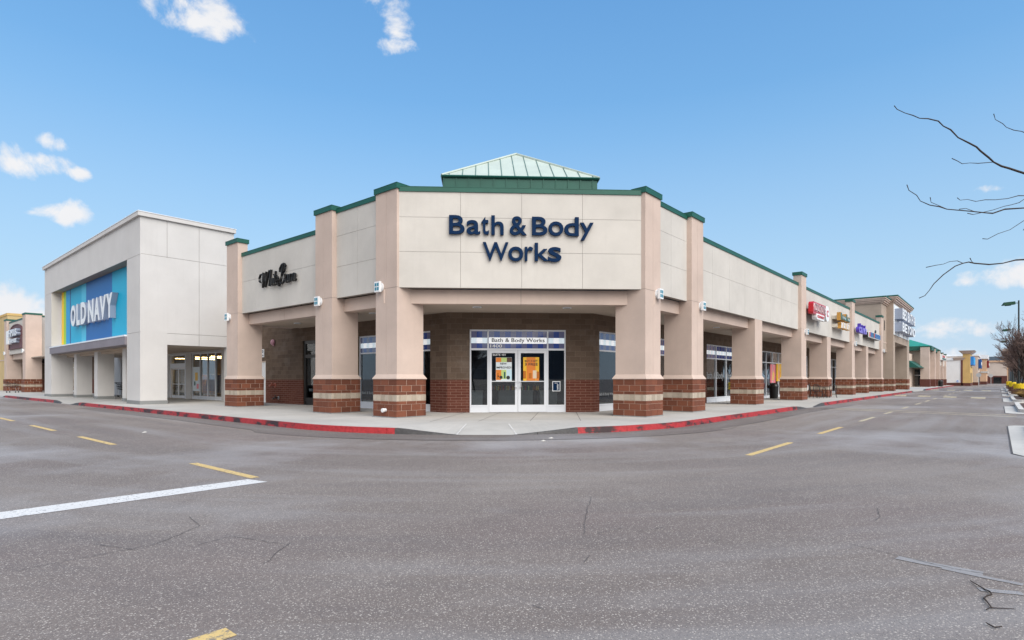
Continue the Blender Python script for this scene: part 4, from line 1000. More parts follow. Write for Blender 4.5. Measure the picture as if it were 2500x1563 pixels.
for k, (mt, w_) in enumerate((('sign_red',.3),('blue_sign',.55),('blue_sign',.5),('teal_sign',.4),('sign_red',.25),('blue_sign',.5),('blue_sign',.55),('blue_sign',.5),('blue_sign',.45),('blue_sign',.5))):
    xx = 57.4+.58*k; mb = MB(); mb.eprism(FS, [(xx,5.06),(xx+w_*.9,5.06),(xx+w_,5.2),(xx+w_*.7,5.28),(xx+w_*.9,5.44),(xx+.05,5.46)], -.52, -.46); mb.build('letter', M[mt], t)
mb = MB(); mb.eprism(FS, [(60.2,5.5),(60.5,5.62),(60.7,5.5),(60.9,5.72),(60.6,5.8),(60.3,5.7)], -.5, -.44); mb.build('emblem', M['black'], t)
# posters in the row's first shop window, bin, fountain set
for s, z0, mt, lab in ((40.9,1.15,'poster_p','tall pink poster in the shop window behind the arcade'),(42.3,1.25,'poster_y','tall yellow poster beside the pink one in the arcade window')):
    t = thing('window_poster', lab, 'poster', (s,11.75,z0)); MB().obox(FRW, s, s+1.15, .085, .10, z0, z0+1.25).build('sheet', M[mt], t)
    mb = MB(); mb.eprism(FRW, [(s+.3,z0+.2),(s+.7,z0+.15),(s+.9,z0+.6),(s+.5,z0+.9)], .08, .086); mb.build('picture', M['poster_o' if mt == 'poster_y' else 'poster_y'], t)
def bin_(x, y, label, h=1.0, r=.27):
    t = thing('litter_bin', label, 'bin', (x,y,.15))
    mb = MB(); mb.lathe((x,y,.15), [(r*.86,0),(r*.9,.04),(r,h*.72),(r*1.03,h*.74)], 20); mb.build('body', M['black'], t, smooth=False)
    mb = MB(); mb.lathe((x,y,.15), [(r*1.06,h*.74),(r*1.06,h*.79),(r*.85,h*.93),(r*.35,h)], 20); mb.build('lid', M['bronze'], t, smooth=True)
bin_(38.9, 11.0, 'black round litter bin by the arcade shop windows under the red sign')
bin_(13.3, 27.9, 'black litter bin half hidden behind the pier beside the white building', .95)
bin_(73.6, 10.6, 'black litter bin inside the portal of the tall home store')
bin_(121.6, 7.6, 'black litter bin at the far end of the row beyond the green hip roof', 1.1, .35)
# white post
t = thing('white_post', 'slim white metal cabinet standing against the brick pier by the cafe table', 'cabinet', (37.9,9.0,.15))
MB().box(37.72,37.98,8.9,9.15,.15,1.05).build('case', M['white'], t); MB().box(37.69,38.01,8.87,9.18,1.05,1.09).build('cap', M['white_metal'], t)
# cafe set
def cafe_chair(x, y, rot, label):
    t = thing('cafe_chair', label, 'chair', (x,y,.15), 'cafe chairs by the arcade pier', rot)
    P = lambda *p: p
    mb = MB(); mb.lathe((0,0,.44), [(.20,0),(.21,.015),(.20,.03)], 16); mb.build('seat', M['black'], t)
    mb = MB(); mb.tube([(-.21,.18,.45)]+[(-.21*math.cos(R(a)),.20+.03*math.sin(R(a)),.68+.24*math.sin(R(a))) for a in range(0,181,20)]+[(.21,.18,.45)], .022, 6); mb.build('back_hoop', M['polecol'], t)
    mb = MB()
    for k in (-.12,-.06,0,.06,.12): mb.tube([(k,.18,.46),(k*.9,.21,.86-abs(k)*.5)], .009, 5)
    mb.build('back_bars', M['black'], t)
    for sx in (-1,1):
        for sy in (-1,1): mb = MB(); mb.tube([(sx*.15,sy*.14,.45),(sx*.17,sy*.18,.2),(sx*.21,sy*.22,0)], .014, 6); mb.build('leg', M['black'], t)
for x, y, r, lab in ((41.3,8.95,1.2,'black metal cafe chair nearest the white cabinet'),(43.4,8.5,-1.3,'black metal cafe chair in front of the short brick pier'),(42.4,9.5,.1,'black metal cafe chair behind the round cafe table')): cafe_chair(x,y,r,lab)
t = thing('cafe_table', 'round black metal cafe table between the arcade chairs', 'table', (42.4,8.85,.15))
mb = MB(); mb.lathe((42.4,8.85,.86), [(.38,0),(.39,.015),(.38,.03)], 20); mb.build('table_top', M['black'], t)
for k in range(4):
    a = R(45+90*k); mb = MB(); mb.tube([(42.4+.05*math.cos(a),8.85+.05*math.sin(a),.86),(42.4+.16*math.cos(a),8.85+.16*math.sin(a),.55),(42.4+.06*math.cos(a),8.85+.06*math.sin(a),.38),(42.4+.30*math.cos(a),8.85+.30*math.sin(a),.15)], .013, 6); mb.build('leg', M['black'], t)
t = thing('newspaper_box', 'black newspaper box with small papers in its window by the cafe set', 'newspaper box', (40.6,9.6,.15))
MB().box(40.4,40.85,9.45,9.85,.55,1.12).build('case', M['black'], t); MB().box(40.44,40.81,9.435,9.45,.68,1.0).build('window', M['white_metal'], t)
for a, b in ((40.43,9.48),(40.82,9.48),(40.43,9.82),(40.82,9.82)): mb = MB(); mb.tube([(a,b,.15),(a,b,.56)], .016, 6); mb.build('leg', M['black'], t)
t = thing('parking_sign', 'small blue and white sign board in the arcade window gap', 'sign', (58.0,10.4,.15))
mb = MB(); mb.tube([(58.0,10.4,.15),(58.0,10.4,1.45)], .03, 6); mb.build('post', M['silver'], t)
MB().box(57.8,58.2,10.34,10.37,1.05,1.5).build('plate', M['sb'], t); MB().box(57.83,58.17,10.33,10.339,.98,1.04).build('lower_plate', M['white'], t)

# ================================================================== TALL HOME STORE
bb = thing('home_store', 'tall taupe home store with stepped cornice, green trim and deep entrance portal', 'store', (76,10,0))
def cornice(bld, x0, x1, y0, y1, z, name='cornice'):
    mb = MB()
    for k, (o, h) in enumerate(((.10,.12),(.22,.16),(.34,.14),(.42,.12))):
        zz = z+sum((.12,.16,.14,.12)[:k]); mb.box(x0-o, x1+o, y0-o, y1+o, zz, zz+h-.001)
    c = mb.build(name, M['tan'], bld)
    mb = MB(); mb.box(x0-.46,x1+.46,y0-.46,y1+.46,z+.54,z+.66); mb.build('coping', M['green'], c)
MB().box(67.6,71.0,8.95,30,4.2,9.05).build('side_block', M['grey_wall'], bb)
cornice(bb, 67.6, 71.0, 8.95, 30, 9.0)
mb = MB(); mb.box(69.2,69.75,8.935,8.949,6.4,7.4); mb.build('vent', M['bronze'], bb)
MB().box(67.5,71.0,8.93,8.949,5.1,5.2).build('belt', M['tan'], bb)
# portal
for x0, x1 in ((70.93,72.2),(82.6,84.6)):
    p = MB(); p.box(x0,x1,8.35,9.65,1.40,5.29); p = p.build('portal_pier', M['grey_wall'], bb)
    o = copy_tree(bpy.data.objects['brick_base']); o.parent = p; o.location = ((x0+x1)/2, 8.30, .15); o.location -= ORG[p.name]; o.scale = ((x1-x0+.14)/1.22, 1.15, 1)
MB().box(70.93,84.6,8.35,9.4,5.29,9.4).build('portal_fascia', M['grey_wall'], bb)
MB().box(70.93,84.6,9.4,14,5.29,5.5).build('portal_soffit', M['soffit'], bb)
cornice(bb, 70.93, 84.6, 8.35, 22, 9.4)
wall(bb, FRW, 71, 90, .15, 6, [(74,81,.15,3.2)])
window(bb, FRW, 74, 81, mull=(75.4,76.8,78.2,79.6), z1=3.2, sill=.25)
MB().box(84.6,87,8.9,30,.15,7.6).build('end_wall', M['grey_wall'], bb)
MB().box(71,86,14,14.2,.15,6).build('inner_wall', M['int_wall'], bb)
t = thing('home_store_sign', 'white sign board with two rows of raised white letters on the tall home store', 'sign', (77.5,8.3,7.5))
FB = lambda s, d, z: (s, 8.35+d, z)
MB().obox(FB, 71.0, 83.9, -.06, 0, 6.02, 9.16).build('board', M['white'], t)
def spread(txt, F, s0, s1, z0, z1, d0, d1, mats, par, off=.02):
    w = {'I':.35,'1':.6,'&':1.1,'M':1.25,'W':1.4,' ':.5,'L':.8,'J':.8}; ws = [w.get(c,1) for c in txt]; tot = sum(ws)+.12*(len(txt)-1); k = (s1-s0)/tot; x = s0
    for c, q_ in zip(txt, ws):
        if c != ' ': letter_part(c, F, (x, x+q_*k, z0, z1), d0, d1, mats, par, offset=off)
        x += (q_+.12)*k
spread('BED BATH &', FB, 71.5, 83.3, 7.65, 8.75, -.75, -.06, [M['white'], M['letter_side']], t, .03)
spread('BEYOND', FB, 71.5, 83.3, 6.35, 7.3, -.75, -.06, [M['white'], M['letter_side']], t, .03)

# ================================================================== PAVILION WITH GREEN HIP ROOF
pv = thing('hip_roof_shop', 'tan shop with bright green hip roof and green awning beyond the home store', 'shop', (120,10,0))
MB().box(116,146,9.6,30,.15,6.2).build('wall', M['wellow'], pv)
MB().box(108,116,10.9,30,.15,5.5).build('wall', M['wellow'], pv)
mb = MB(); e0, e1, f0, f1, zz = 114.6, 134, 8.3, 24, 6.8
mb.box(e0,e1,f0,f1,6.1,zz); mb.build('roof_band', M['green'], pv)
mb = MB(); mb.add([(e0,f0,zz),(e1,f0,zz),(e1,f1,zz),(e0,f1,zz),(124,16,9.9)], [(0,1,4),(1,2,4),(2,3,4),(3,0,4),(0,3,2,1)])
for k in range(1,10): 
    f = k/10; A = Vector((e0,f0+(f1-f0)*f,zz)); t_ = 1-abs(2*f-1); Q = A+(Vector((124,16,9.9))-Vector((e0,(f0+f1)/2,zz)))*t_; mb.tube([A+Vector((0,0,.03)),Q+Vector((0,0,.03))], .04, 4)
mb.build('hip_roof', M['teal_roof'], pv)
for x, y, h in ((114,8.55,6.6),(119.5,8.2,6.5),(126.5,8.0,6.4),(134,8.0,6.2),(142,8.0,6.2)):
    p = MB(); p.box(x,x+1.2,y,y+1.2,1.39,h); p = p.build('pier', M['tan'], pv)
    MB().box(x-.06,x+1.26,y-.06,y+1.26,.15,1.39).build('brick_base', M['brickbase'], p); MB().box(x-.05,x+1.25,y-.05,y+1.25,h,h+.18).build('coping', M['green'], p)
mb = MB(); mb.box(127.7,142,8.25,8.6,3.9,6.1); mb.build('fascia_panel', M['cream'], pv)
mb = MB(); mb.add([(106,9.2,3.2),(116,9.2,3.2),(116,10.9,3.2),(106,10.9,3.2),(106,10.6,4.3),(116,10.6,4.3),(116,10.9,4.3),(106,10.9,4.3)], [(0,3,2,1),(4,5,6,7),(0,1,5,4),(1,2,6,5),(2,3,7,6),(3,0,4,7)]); mb.build('awning', M['green'], pv)
mb = MB(); mb.box(115.9,116,9.9,10.7,.3,3.0); mb.build('window', M['car_glass'], pv)
MB().box(115.86,115.9,9.85,10.75,2.0,2.1).build('window_bar', M['white_metal'], pv)
t = thing('far_shop_sign', 'small green and white sign on the far shop beyond the green hip roof', 'sign', (133,8.2,5.4))
FP = lambda s, d, z: (s, 8.25+d, z)
MB().obox(FP, 129.5, 139.5, -.4, 0, 4.9, 5.9).build('cabinet', M['white'], t); MB().obox(FP, 130, 139, -.45, -.4, 5.0, 5.3).build('stripe', M['teal_sign'], t); MB().obox(FP, 130.5, 136, -.45, -.4, 5.4, 5.75).build('emblem', M['sign_red'], t)

# ================================================================== FAR BUILDINGS
b = thing('white_block_building', 'white painted block building with dark red base at the end of the road', 'building', (158,8,0))
MB().box(150,175,6.0,30,.65,5.3).build('wall', M['white_block'], b); MB().box(149.95,175,5.95,30,0,.65).build('base_course', M['brickbase'], b)
MB().box(149.8,175,7.2,30,5.3,5.85).build('parapet_cap', M['white'], b); MB().box(149.9,152,5.7,6.0,.65,5.3).build('corner_pier', M['maroon'], b)
mb = MB(); mb.hexa([(149.9,5.6,5.3),(152,5.6,5.3),(152,7.2,5.3),(149.9,7.2,5.3),(149.5,5.2,5.8),(152.4,5.2,5.8),(152.4,7.3,5.8),(149.5,7.3,5.8)]); mb.build('cornice', M['tan'], b)
t = thing('accessible_sign', 'tiny blue square sign low on the white painted block wall', 'sign', (149.9,6.5,1)); MB().box(149.86,149.92,6.4,6.65,.8,1.15).build('plate', M['sb'], t); MB().box(149.85,149.86,6.46,6.59,.86,1.0).build('emblem', M['white'], t)
b = thing('yellow_tower_building', 'mustard yellow tower with flared tan cornice and a blue sign', 'building', (152,5,0))
MB().box(150.0,164,4.5,5.69,.62,6.6).build('wall', M['yellow_wall'], b); MB().box(149.96,164,4.45,5.68,0,.62).build('base_course', M['brickbase'], b)
mb = MB(); mb.hexa([(149.8,4.4,6.6),(158,4.4,6.6),(158,5.8,6.6),(149.8,5.8,6.6),(149.1,3.7,7.25),(158.7,3.7,7.25),(158.7,6.4,7.25),(149.1,6.4,7.25)]); mb.build('cornice', M['tan'], b)
MB().box(153,156,4.44,4.5,.62,2.7).build('doorway', M['bronze'], b); MB().box(152.4,160,4.30,4.5,4.0,4.25).build('ledge', M['cream'], b)
t = thing('blue_shop_sign', 'bright blue box sign on the road side of the mustard tower', 'sign', (156,4.2,5)); MB().box(151.5,163,4.0,4.49,4.35,6.1).build('cabinet', M['sb'], t); MB().box(152,162.5,3.97,4.0,4.6,5.8).build('face', M['on_sky'], t)
b = thing('pale_shop', 'pale pink shop front with dark sign beyond the mustard tower', 'shop', (168,4,0))
MB().box(165,182,3.6,12,.7,6.6).build('wall', M['wellow'], b); MB().box(164.95,182,3.55,12,0,.7).build('base_course', M['brickbase'], b); MB().box(164.8,182,3.4,12,6.6,7.0).build('parapet_cap', M['white'], b); MB().box(172,179,3.5,3.6,.7,3).build('doorway', M['bronze'], b)
t = thing('dark_shop_sign', 'dark blue shop sign on the pale pink far shop', 'sign', (172,3.3,5)); MB().box(167,178,3.1,3.55,3.9,5.9).build('cabinet', M['on_navy'], t); MB().box(169,176,3.05,3.1,4.6,5.3).build('emblem', M['white'], t)
b = thing('tan_shop', 'tan shop with white parapet furthest along the row', 'shop', (195,3,0))
MB().box(190,206,2.45,12,.8,6.6).build('wall', M['peach'], b); MB().box(189.9,206,2.2,3.6,3.0,3.4).build('belt', M['cream'], b); MB().box(189.9,206,2.4,12,0,.8).build('base_course', M['brickbase'], b); MB().box(189.6,206,2.1,12,6.6,7.6).build('parapet_cap', M['white'], b)
t = thing('maroon_shop_sign', 'small dark red sign on the tan far shop', 'sign', (198,2.2,5)); MB().box(194,203,2.0,2.4,4.4,6.2).build('cabinet', M['sign_dark_red'], t); MB().box(195,202,1.97,2.0,5.0,5.6).build('emblem', M['white'], t)
b = thing('cream_corner_building', 'low cream building with red brick base at the far end of the road', 'building', (232,0,0))
MB().box(230,260,-1.8,3.0,2.4,6.6).build('wall', M['wellow'], b); MB().box(229.9,260,-1.9,3.1,0,2.4).build('base_course', M['brickbase'], b); MB().box(229.7,260,-2.1,3.3,6.6,7.1).build('cornice', M['peach'], b); MB().box(229.85,229.9,-.6,1.3,0,2.0).build('door', M['car_glass'], b)
mb = MB(); mb.hexa([(232,-2.0,7.1),(262,-2.0,7.1),(262,6,7.1),(232,6,7.1),(236,-.6,8.5),(260,-.6,8.5),(260,5,8.5),(236,5,8.5)]); mb.build('roof', M['slate'], b)
b = thing('peach_building', 'large peach coloured building rising behind the bare trees', 'building', (330,-12,0))
MB().box(300,360,-34,-2,0,12.5).build('wall', M['peach'], b); MB().box(299,361,-35,-1,12.5,13.4).build('parapet_cap', M['wellow'], b)
for k in range(4): MB().box(299.9,300,-30+k*6,-27+k*6,8,10.2).build('window', M['car_glass'], b)
b = thing('gabled_building', 'grey gabled building with pale trim half hidden by bare trees', 'building', (262,-6,0))
MB().box(262,285,-10,-3,0,5.6).build('wall', M['slate'], b)
mb = MB(); mb.add([(261,-10.6,5.6),(261,-2.4,5.6),(261,-6.5,8.6),(286,-10.6,5.6),(286,-2.4,5.6),(286,-6.5,8.6)], [(0,1,2),(3,5,4),(0,2,5,3),(1,4,5,2),(0,3,4,1)]); mb.build('roof', M['slate'], b)
mb = MB(); mb.tube([(260.9,-10.8,5.6),(260.9,-6.5,8.7),(260.9,-2.2,5.6)], .18, 4); mb.build('barge_board', M['white'], b)
for x, y, z, lab in ((143,3.0,2.2,'grey back of an octagonal sign on a thin post before the mustard tower'),(170,1.4,2.2,'smaller grey sign back on a post further down the road')):
    t = thing('road_sign', lab, 'sign', (x,y,0)); mb = MB(); mb.tube([(x,y,0),(x,y,z+.3)], .05, 6); mb.build('post', M['sign_back'], t)
    mb = MB(); mb.eprism(lambda s,d,zz: (x-.06+d,y-s,zz), [(.42*math.cos(R(22.5+45*i)), z+.42*math.sin(R(22.5+45*i))) for i in range(8)], 0, .03); mb.build('sign_plate', M['sign_back'], t)

# ================================================================== WHITE CLOTHING STORE (left)
wst = thing('white_store', 'tall white stucco clothing store with a recessed striped sign bay over an open arcade', 'store', (11,40,0))
sh = .0146
FO = lambda s, d, z: (9.63+d+sh*(-s-31.95), -s, z)          # s = -v along its front
V0, V1, V2, V3 = 31.95, 34.01, 51.15, 53.3
def opanel(mb, s0, s1, z0, z1, d0=0, d1=.03): mb.obox(FO, s0, s1, d0, d1, z0, z1, 0)
g = .008
# top band, two flanks (in slabs so that the control joints are real gaps)
mb = MB()
mb.obox(FO, -V3, -V0, .03, .6, 7.5, 9.36, 1)
for a, b in ((-V3,-V1),(-V1,-V0)): opanel(mb, a+g*(a!=-V3), b-g*(b!=-V0), 7.5+g, 9.36)
mb.build('front_header', [M['white_wall'], M['backing']], wst)
for a, b, dep in ((-V3,-V2,1.25),(-V1,-V0,1.2)):
    mb = MB(); mb.obox(FO, a, b, .03, dep, .33, 7.5, 0)
    for z0, z1 in ((.33,3.7-g),(3.7+g,7.5-g)): opanel(mb, a, b, z0, z1)
    p = mb.build('front_pier', [M['white_wall'], M['backing']], wst)
    MB().obox(FO, a-.015, b+.015, -.015, dep+.015, .10, .33).build('grey_base', M['grey_base'], p)
MB().obox(FO, -V2, -V1, .56, .62, 3.74, 7.5).build('sign_back', M['white_wall'], wst)
mb = MB(); mb.obox(FO, -V2, -V1, -.10, .56, 3.16, 3.58); mb.build('arcade_band', M['purple'], wst)
mb = MB(); mb.obox(FO, -V2, -V1, -.12, .56, 3.58, 3.66); mb.build('band_flashing', M['white_metal'], wst)
mb = MB(); mb.obox(FO, -V2, -V1, .9, 1.25, 2.95, 3.3); mb.build('beam', M['soffit'], wst)
for va, vb in ((47.61,48.3),(42.5,43.26),(36.9,37.5)):
    mb = MB(); mb.obox(FO, -vb, -va, .72, 1.6, .33, 3.2); p = mb.build('arcade_pier', M['white_wall'], wst)
    MB().obox(FO, -vb-.012, -va+.012, .708, 1.612, .10, .33).build('grey_base', M['grey_base'], p)
# side facing the corner shop
FOS = lambda s, d, z: (s, V0+d, z)
mb = MB(); mb.obox(FOS, 9.69, 14.13, .03, .35, 3.12, 9.36, 1)
for a, b in ((9.66,10.82),(10.82,12.34),(12.34,14.13)):
    for z0, z1 in ((3.12,3.7),(3.7,7.53),(7.53,9.36)):
        if a < 10: 
            if z0 < 3.5: z0 = 3.12
        mb.obox(FOS, a+g*(a>10), b-g*(b<14), -.002, .03, z0+g*(z0>3.2), z1-g*(z1<9), 0)
mb.build('side_wall', [M['white_wall'], M['backing']], wst)
MB().box(13.75,14.13,V0+.001,V0+.35,.15,3.12).build('side_pier', M['white_wall'], wst)
mb = MB(); mb.obox(FO, -V3-.12, -V0+.12, -.12, .5, 9.36, 9.56); mb.obox(FOS, 10.05, 14.2, -.117, .5, 9.363, 9.556); mb.build('coping', M['white_wall'], wst)
mb = MB(); mb.obox(FO, -V3-.14, -V0+.14, -.14, .52, 9.562, 9.60); mb.obox(FOS, 10.05, 14.22, -.137, .52, 9.565, 9.596); mb.build('coping_flashing', M['white_metal'], wst)
MB().box(10.2,14.1,V0+.4,V3-.1,9.0,9.1).build('roof_deck', M['grey_base'], wst)
MB().box(13.9,14.13,V0+.36,V3,3.4,9.0).build('upper_wall', M['white_wall'], wst)
# arcade ceiling, store front behind
MB().box(10.3,14.75,V0+.35,V3,3.10,3.2).build('soffit', M['soffit'], wst)
FI = lambda s, d, z: (14.5+d, -s, z)
wall(wst, FI, -58, -31.95, .15, 3.3, [(-42.2,-39.6,.15,3.0),(-38.8,-34.4,.15,3.0),(-52.5,-47.0,.15,3.0)], mat='white_wall')
window(wst, FI, -38.8, -34.4, z1=3.0, mull=(-37.6,-36.5,-35.4), trans=None, sill=.33, fw=.06, frame='white_metal')
window(wst, FI, -52.5, -47.0, z1=3.0, mull=(-51.2,-50.0,-49.4,-48.4), trans=2.35, sill=.25, fw=.07)
# sliding entrance
mb = MB()
for a, b in ((-42.2,-42.1),(-39.75,-39.6)): mb.obox(FI, a, b, -.02, .16, .15, 3.0)
mb.obox(FI, -42.1, -39.75, -.02, .16, 2.12, 2.42); mb.obox(FI, -42.1, -39.75, -.02, .16, 2.93, 3.0)
se = mb.build('entrance_frame', M['white_metal'], wst)
for a, b in ((-42.05,-40.93),(-40.91,-39.8)):
    mb = MB(); mb.obox(FI, a, a+.07, .03, .08, .16, 2.1); mb.obox(FI, b-.07, b, .03, .08, .16, 2.1); mb.obox(FI, a+.07, b-.07, .03, .08, .16, .34); mb.obox(FI, a+.07, b-.07, .03, .08, 2.03, 2.1); mb.obox(FI, a+.07, b-.07, .04, .07, 1.05, 1.09)
    dr = mb.build('sliding_door', M['white_metal'], wst); MB().obox(FI, a+.07, b-.07, .05, .058, .34, 2.03).build('pane', M['glass'], dr)
MB().obox(FI, -42.1, -39.75, .05, .058, 2.42, 2.93).build('pane', M['glass'], se)
MB().box(14.75,22,V0,V3+4,.08,.153).build('floor', M['int_floor'], wst)
MB().box(14.75,22,V0,V3+4,3.3,3.4).build('ceiling', M['inside_tan'], wst)
MB().box(20,20.1,V0,V3+4,.15,3.3).build('inner_wall', M['inside_tan'], wst)
for v in (38.6, 41.2, 44.6): 
    t = thing('tube_lamp', 'lit warm ceiling tube lamp behind the middle of the white store window' if v == 41.2 else ('lit warm ceiling tube lamp above the sliding doors of the white store' if v > 43 else 'lit warm ceiling tube lamp at the right end of the store window'), 'ceiling lamp', (17,v,3.25))
    MB().box(15.6,18.4,v-.12,v+.12,2.88,2.96).build('fitting', M['white_metal'], t); MB().box(15.65,18.35,v-.09,v+.09,2.84,2.88).build('tube', M['warm'], t)
def rack(v0, v1, u, mt, label):
    t = thing('clothes_rack', label, 'clothes rack', (u,(v0+v1)/2,.155)); rr = random.Random(int(v0*10))
    mb = MB(); mb.tube([(u,v0,.155),(u,v0,1.7),(u,v1,1.7),(u,v1,.155)], .02, 6); mb.build('rail', M['silver'], t)
    mb = MB(); k = v0+.08
    while k < v1-.08:
        w_ = rr.uniform(.28,.36); h = rr.uniform(.7,1.15); y = k
        mb.hexa([(u-w_*.8,y,1.68-h),(u+w_*.8,y,1.68-h),(u+w_*.8,y+.05,1.68-h),(u-w_*.8,y+.05,1.68-h),(u-w_*.45,y,1.66),(u+w_*.45,y,1.66),(u+w_*.45,y+.05,1.66),(u-w_*.45,y+.05,1.66)]); k += .085
    tag(mb.build('clothes', M[mt], t), kind='stuff')
rack(39.0,41.9,15.6,'cloth_o','rack of orange clothes behind the left panes of the white store window'); rack(37.2,38.8,15.6,'cloth_b','rack of dark clothes behind the right panes of the white store window'); rack(39.6,44.5,17.0,'cloth_o','further rack of orange clothes deeper inside the white store')
t = thing('window_poster', 'white product poster with yellow and red patches in the white store window', 'poster', (14.6,38.2,.8))
MB().obox(FI, -38.72, -37.68, .075, .085, .65, 2.15).build('sheet', M['poster_w'], t)
mb = MB(); mb.obox(FI, -38.35, -37.95, .068, .075, 1.3, 1.8, 0); mb.obox(FI, -38.5, -38.3, .068, .075, 1.0, 1.25, 1); mb.obox(FI, -38.1, -37.8, .068, .075, .8, 1.1, 2); mb.build('pictures', [M['poster_y'], M['teal_sign'], M['poster_p']], t)
# oval hanging sign
t = thing('hanging_sign', 'small oval dark blue hanging sign with pale letters under the white store soffit', 'sign', (12.1,37.2,2.6))
FH = lambda s, d, z: (12.05+s*.62+d*.78, 37.1-s*.78+d*.62, z)
mb = MB(); mb.eprism(FH, [(.40*math.cos(i*.314), 2.60+.25*math.sin(i*.314)) for i in range(20)], -.12, .12); mb.build('disc', M['on_blue'], t)
words('OLD NAVY', FH, -.24, .24, 2.50, 2.68, -.13, -.118, M['poster_l'], t, 'lettering', offset=.02)
mb = MB(); mb.tube([FH(0,0,2.84),FH(0,0,3.12)], .02, 6); mb.build('hanger', M['bronze'], t)
# striped sign board
t = thing('striped_sign_board', 'striped yellow, green, turquoise and blue sign board in the white store bay', 'sign board', (10.2,42,5.6))
st = [(51.14,50.67,'cream_box'),(50.67,50.03,'on_yellow'),(50.03,49.4,'on_lime'),(49.4,48.31,'on_sky'),(48.31,48.07,'on_navy'),(48.07,45.27,'on_turq'),(45.27,44.16,'on_cyan'),(44.16,38.57,'on_blue'),(38.57,37.9,'on_turq'),(37.9,34.02,'on_turq')]
for a, b, mt in st:
    if mt == 'cream_box': continue
    MB().obox(FO, -a, -b, .50, .56, 3.75, 7.49).build('stripe', M[mt], t)
t = thing('clothing_store_sign', 'thick white condensed capital letters on the striped sign board', 'sign', (10,41,5.5))
lx = [('O',46.55,45.30),('L',45.05,44.25),('D',44.0,42.75),('N',42.3,41.05),('A',40.95,39.75),('V',39.75,38.5),('Y',38.45,37.25)]
for ch, a, b in lx: letter_part(ch, FO, (-a-.1,-b-.1,4.83,6.20), .20, .49, [M['white'], M['letter_side']], t, offset=.045)
# carts inside the arcade
def cart(x, y, rot, label, group=None):
    t = thing('shopping_cart', label, 'shopping cart', (x,y,.155), group, rot)
    mb = MB()
    lo = [(-.22,-.32,.48),(.22,-.32,.48),(.26,.42,.55),(-.26,.42,.55)]; hi = [(-.26,-.38,.78),(.26,-.38,.78),(.30,.45,.92),(-.30,.45,.92)]
    for q_ in (lo, hi, [tuple((Vector(a)+Vector(b))/2) for a,b in zip(lo,hi)]): mb.tube(q_+[q_[0]], .012, 5)
    for k in range(4):
        A, B, Cc, D = Vector(lo[k]), Vector(lo[(k+1)%4]), Vector(hi[k]), Vector(hi[(k+1)%4])
        for i in range(6): f = i/6; mb.tube([A+(B-A)*f, Cc+(D-Cc)*f], .006, 4)
    for i in range(6): f = i/6; mb.tube([Vector(lo[0])+(Vector(lo[1])-Vector(lo[0]))*f, Vector(lo[3])+(Vector(lo[2])-Vector(lo[3]))*f], .007, 4)
    mb.build('basket', M['black'], t)
    mb = MB(); mb.tube([(-.3,.45,.92),(-.3,.58,1.0),(.3,.58,1.0),(.3,.45,.92)], .018, 6); mb.build('handle', M['black'], t)
    mb = MB()
    for sx in (-1,1): mb.tube([(sx*.22,.42,.55),(sx*.24,.40,.14),(sx*.2,-.34,.14),(sx*.2,-.30,.48)], .013, 5)
    mb.build('undercarriage', M['silver'], t)
    for sx in (-1,1):
        for yy in (-.32,.38):
            mb = MB(); mb.tube([(sx*.21-.015,yy,.06),(sx*.21+.015,yy,.06)], .06, 10); mb.build('wheel', M['tyre'], t)
cart(13.2, 46.9, .4, 'black shopping cart nearer the left inside the white store arcade'); cart(12.9, 45.8, .2, 'black shopping cart nearer the right inside the white store arcade')
cart(10.6, 69.2, .9, 'black wire shopping cart parked by the brick pier of the shoe shop')

# ================================================================== SHOE SHOP AND OCHRE BUILDING (far left)
ss_ = thing('shoe_shop', 'beige shoe shop with brick based piers and maroon arched sign, far left', 'shop', (12,76,0))
def wide_pier(va, vb):
    p = MB(); p.box(11.58,12.8,va+.04,vb-.04,1.40,7.5); p = p.build('pier', M['tan'], ss_)
    o = copy_tree(bpy.data.objects['brick_base']); o.parent = p; o.rotation_euler = (0,0,LROT); o.location = Vector((11.5,(va+vb)/2,.15))-ORG[p.name]; o.scale = ((vb-va+.06)/1.22, 1.08, 1)
    MB().box(11.54,12.84,va,vb,7.5,7.66).build('coping', M['green'], p)
wide_pier(69.7,71.1); wide_pier(78.9,80.2)
FF = lambda s, d, z: (11.78+d, -s, z)
MB().obox(FF, -78.86, -71.14, 0, .4, 3.95, 7.2).build('fascia_panel', M['cream'], ss_)
MB().obox(FF, -78.86, -71.14, -.04, .42, 7.2, 7.34).build('coping', M['green'], ss_)
MB().obox(FF, -78.86, -71.14, .3, .7, 3.4, 3.95).build('beam', M['tan'], ss_)
MB().box(12.8,40,70.6,71,3.4,7.4).build('side_panel', M['cream'], ss_); MB().box(12.8,40,70.57,71.03,7.4,7.55).build('coping', M['green'], ss_)
wall(ss_, lambda s,d,z: (14.7+d,-s,z), -82, -58, .15, 3.5, [(-70,-66,.15,3.0)], mat='masonry')
window(ss_, lambda s,d,z: (14.7+d,-s,z), -70, -66, z1=3.0, mull=(-68.7,-67.4), sill=.3)
MB().box(12,15,58,82,3.42,3.5).build('soffit', M['soffit'], ss_)
MB().box(14.72,40,V3+.1,70.6,3.5,7.2).build('upper_wall', M['wellow'], ss_)
mb = MB(); mb.box(14.95,18,58,82,.10,.155); mb.build('floor', M['int_floor'], ss_)
mb = MB(); mb.hexa([(12.8,73,3.0),(14.6,73,3.0),(14.6,78.8,3.0),(12.8,78.8,3.0),(12.8,73,3.3),(14.6,73,3.3),(14.6,78.8,3.3),(12.8,78.8,3.3)]); mb.build('canopy', M['bronze'], ss_)
MB().box(16,18,82,84,7.2,8.4).build('roof_unit', M['grey_base'], ss_)
t = thing('arched_sign', 'maroon arched sign board with white lettering on the shoe shop', 'sign', (11.7,75,5.5))
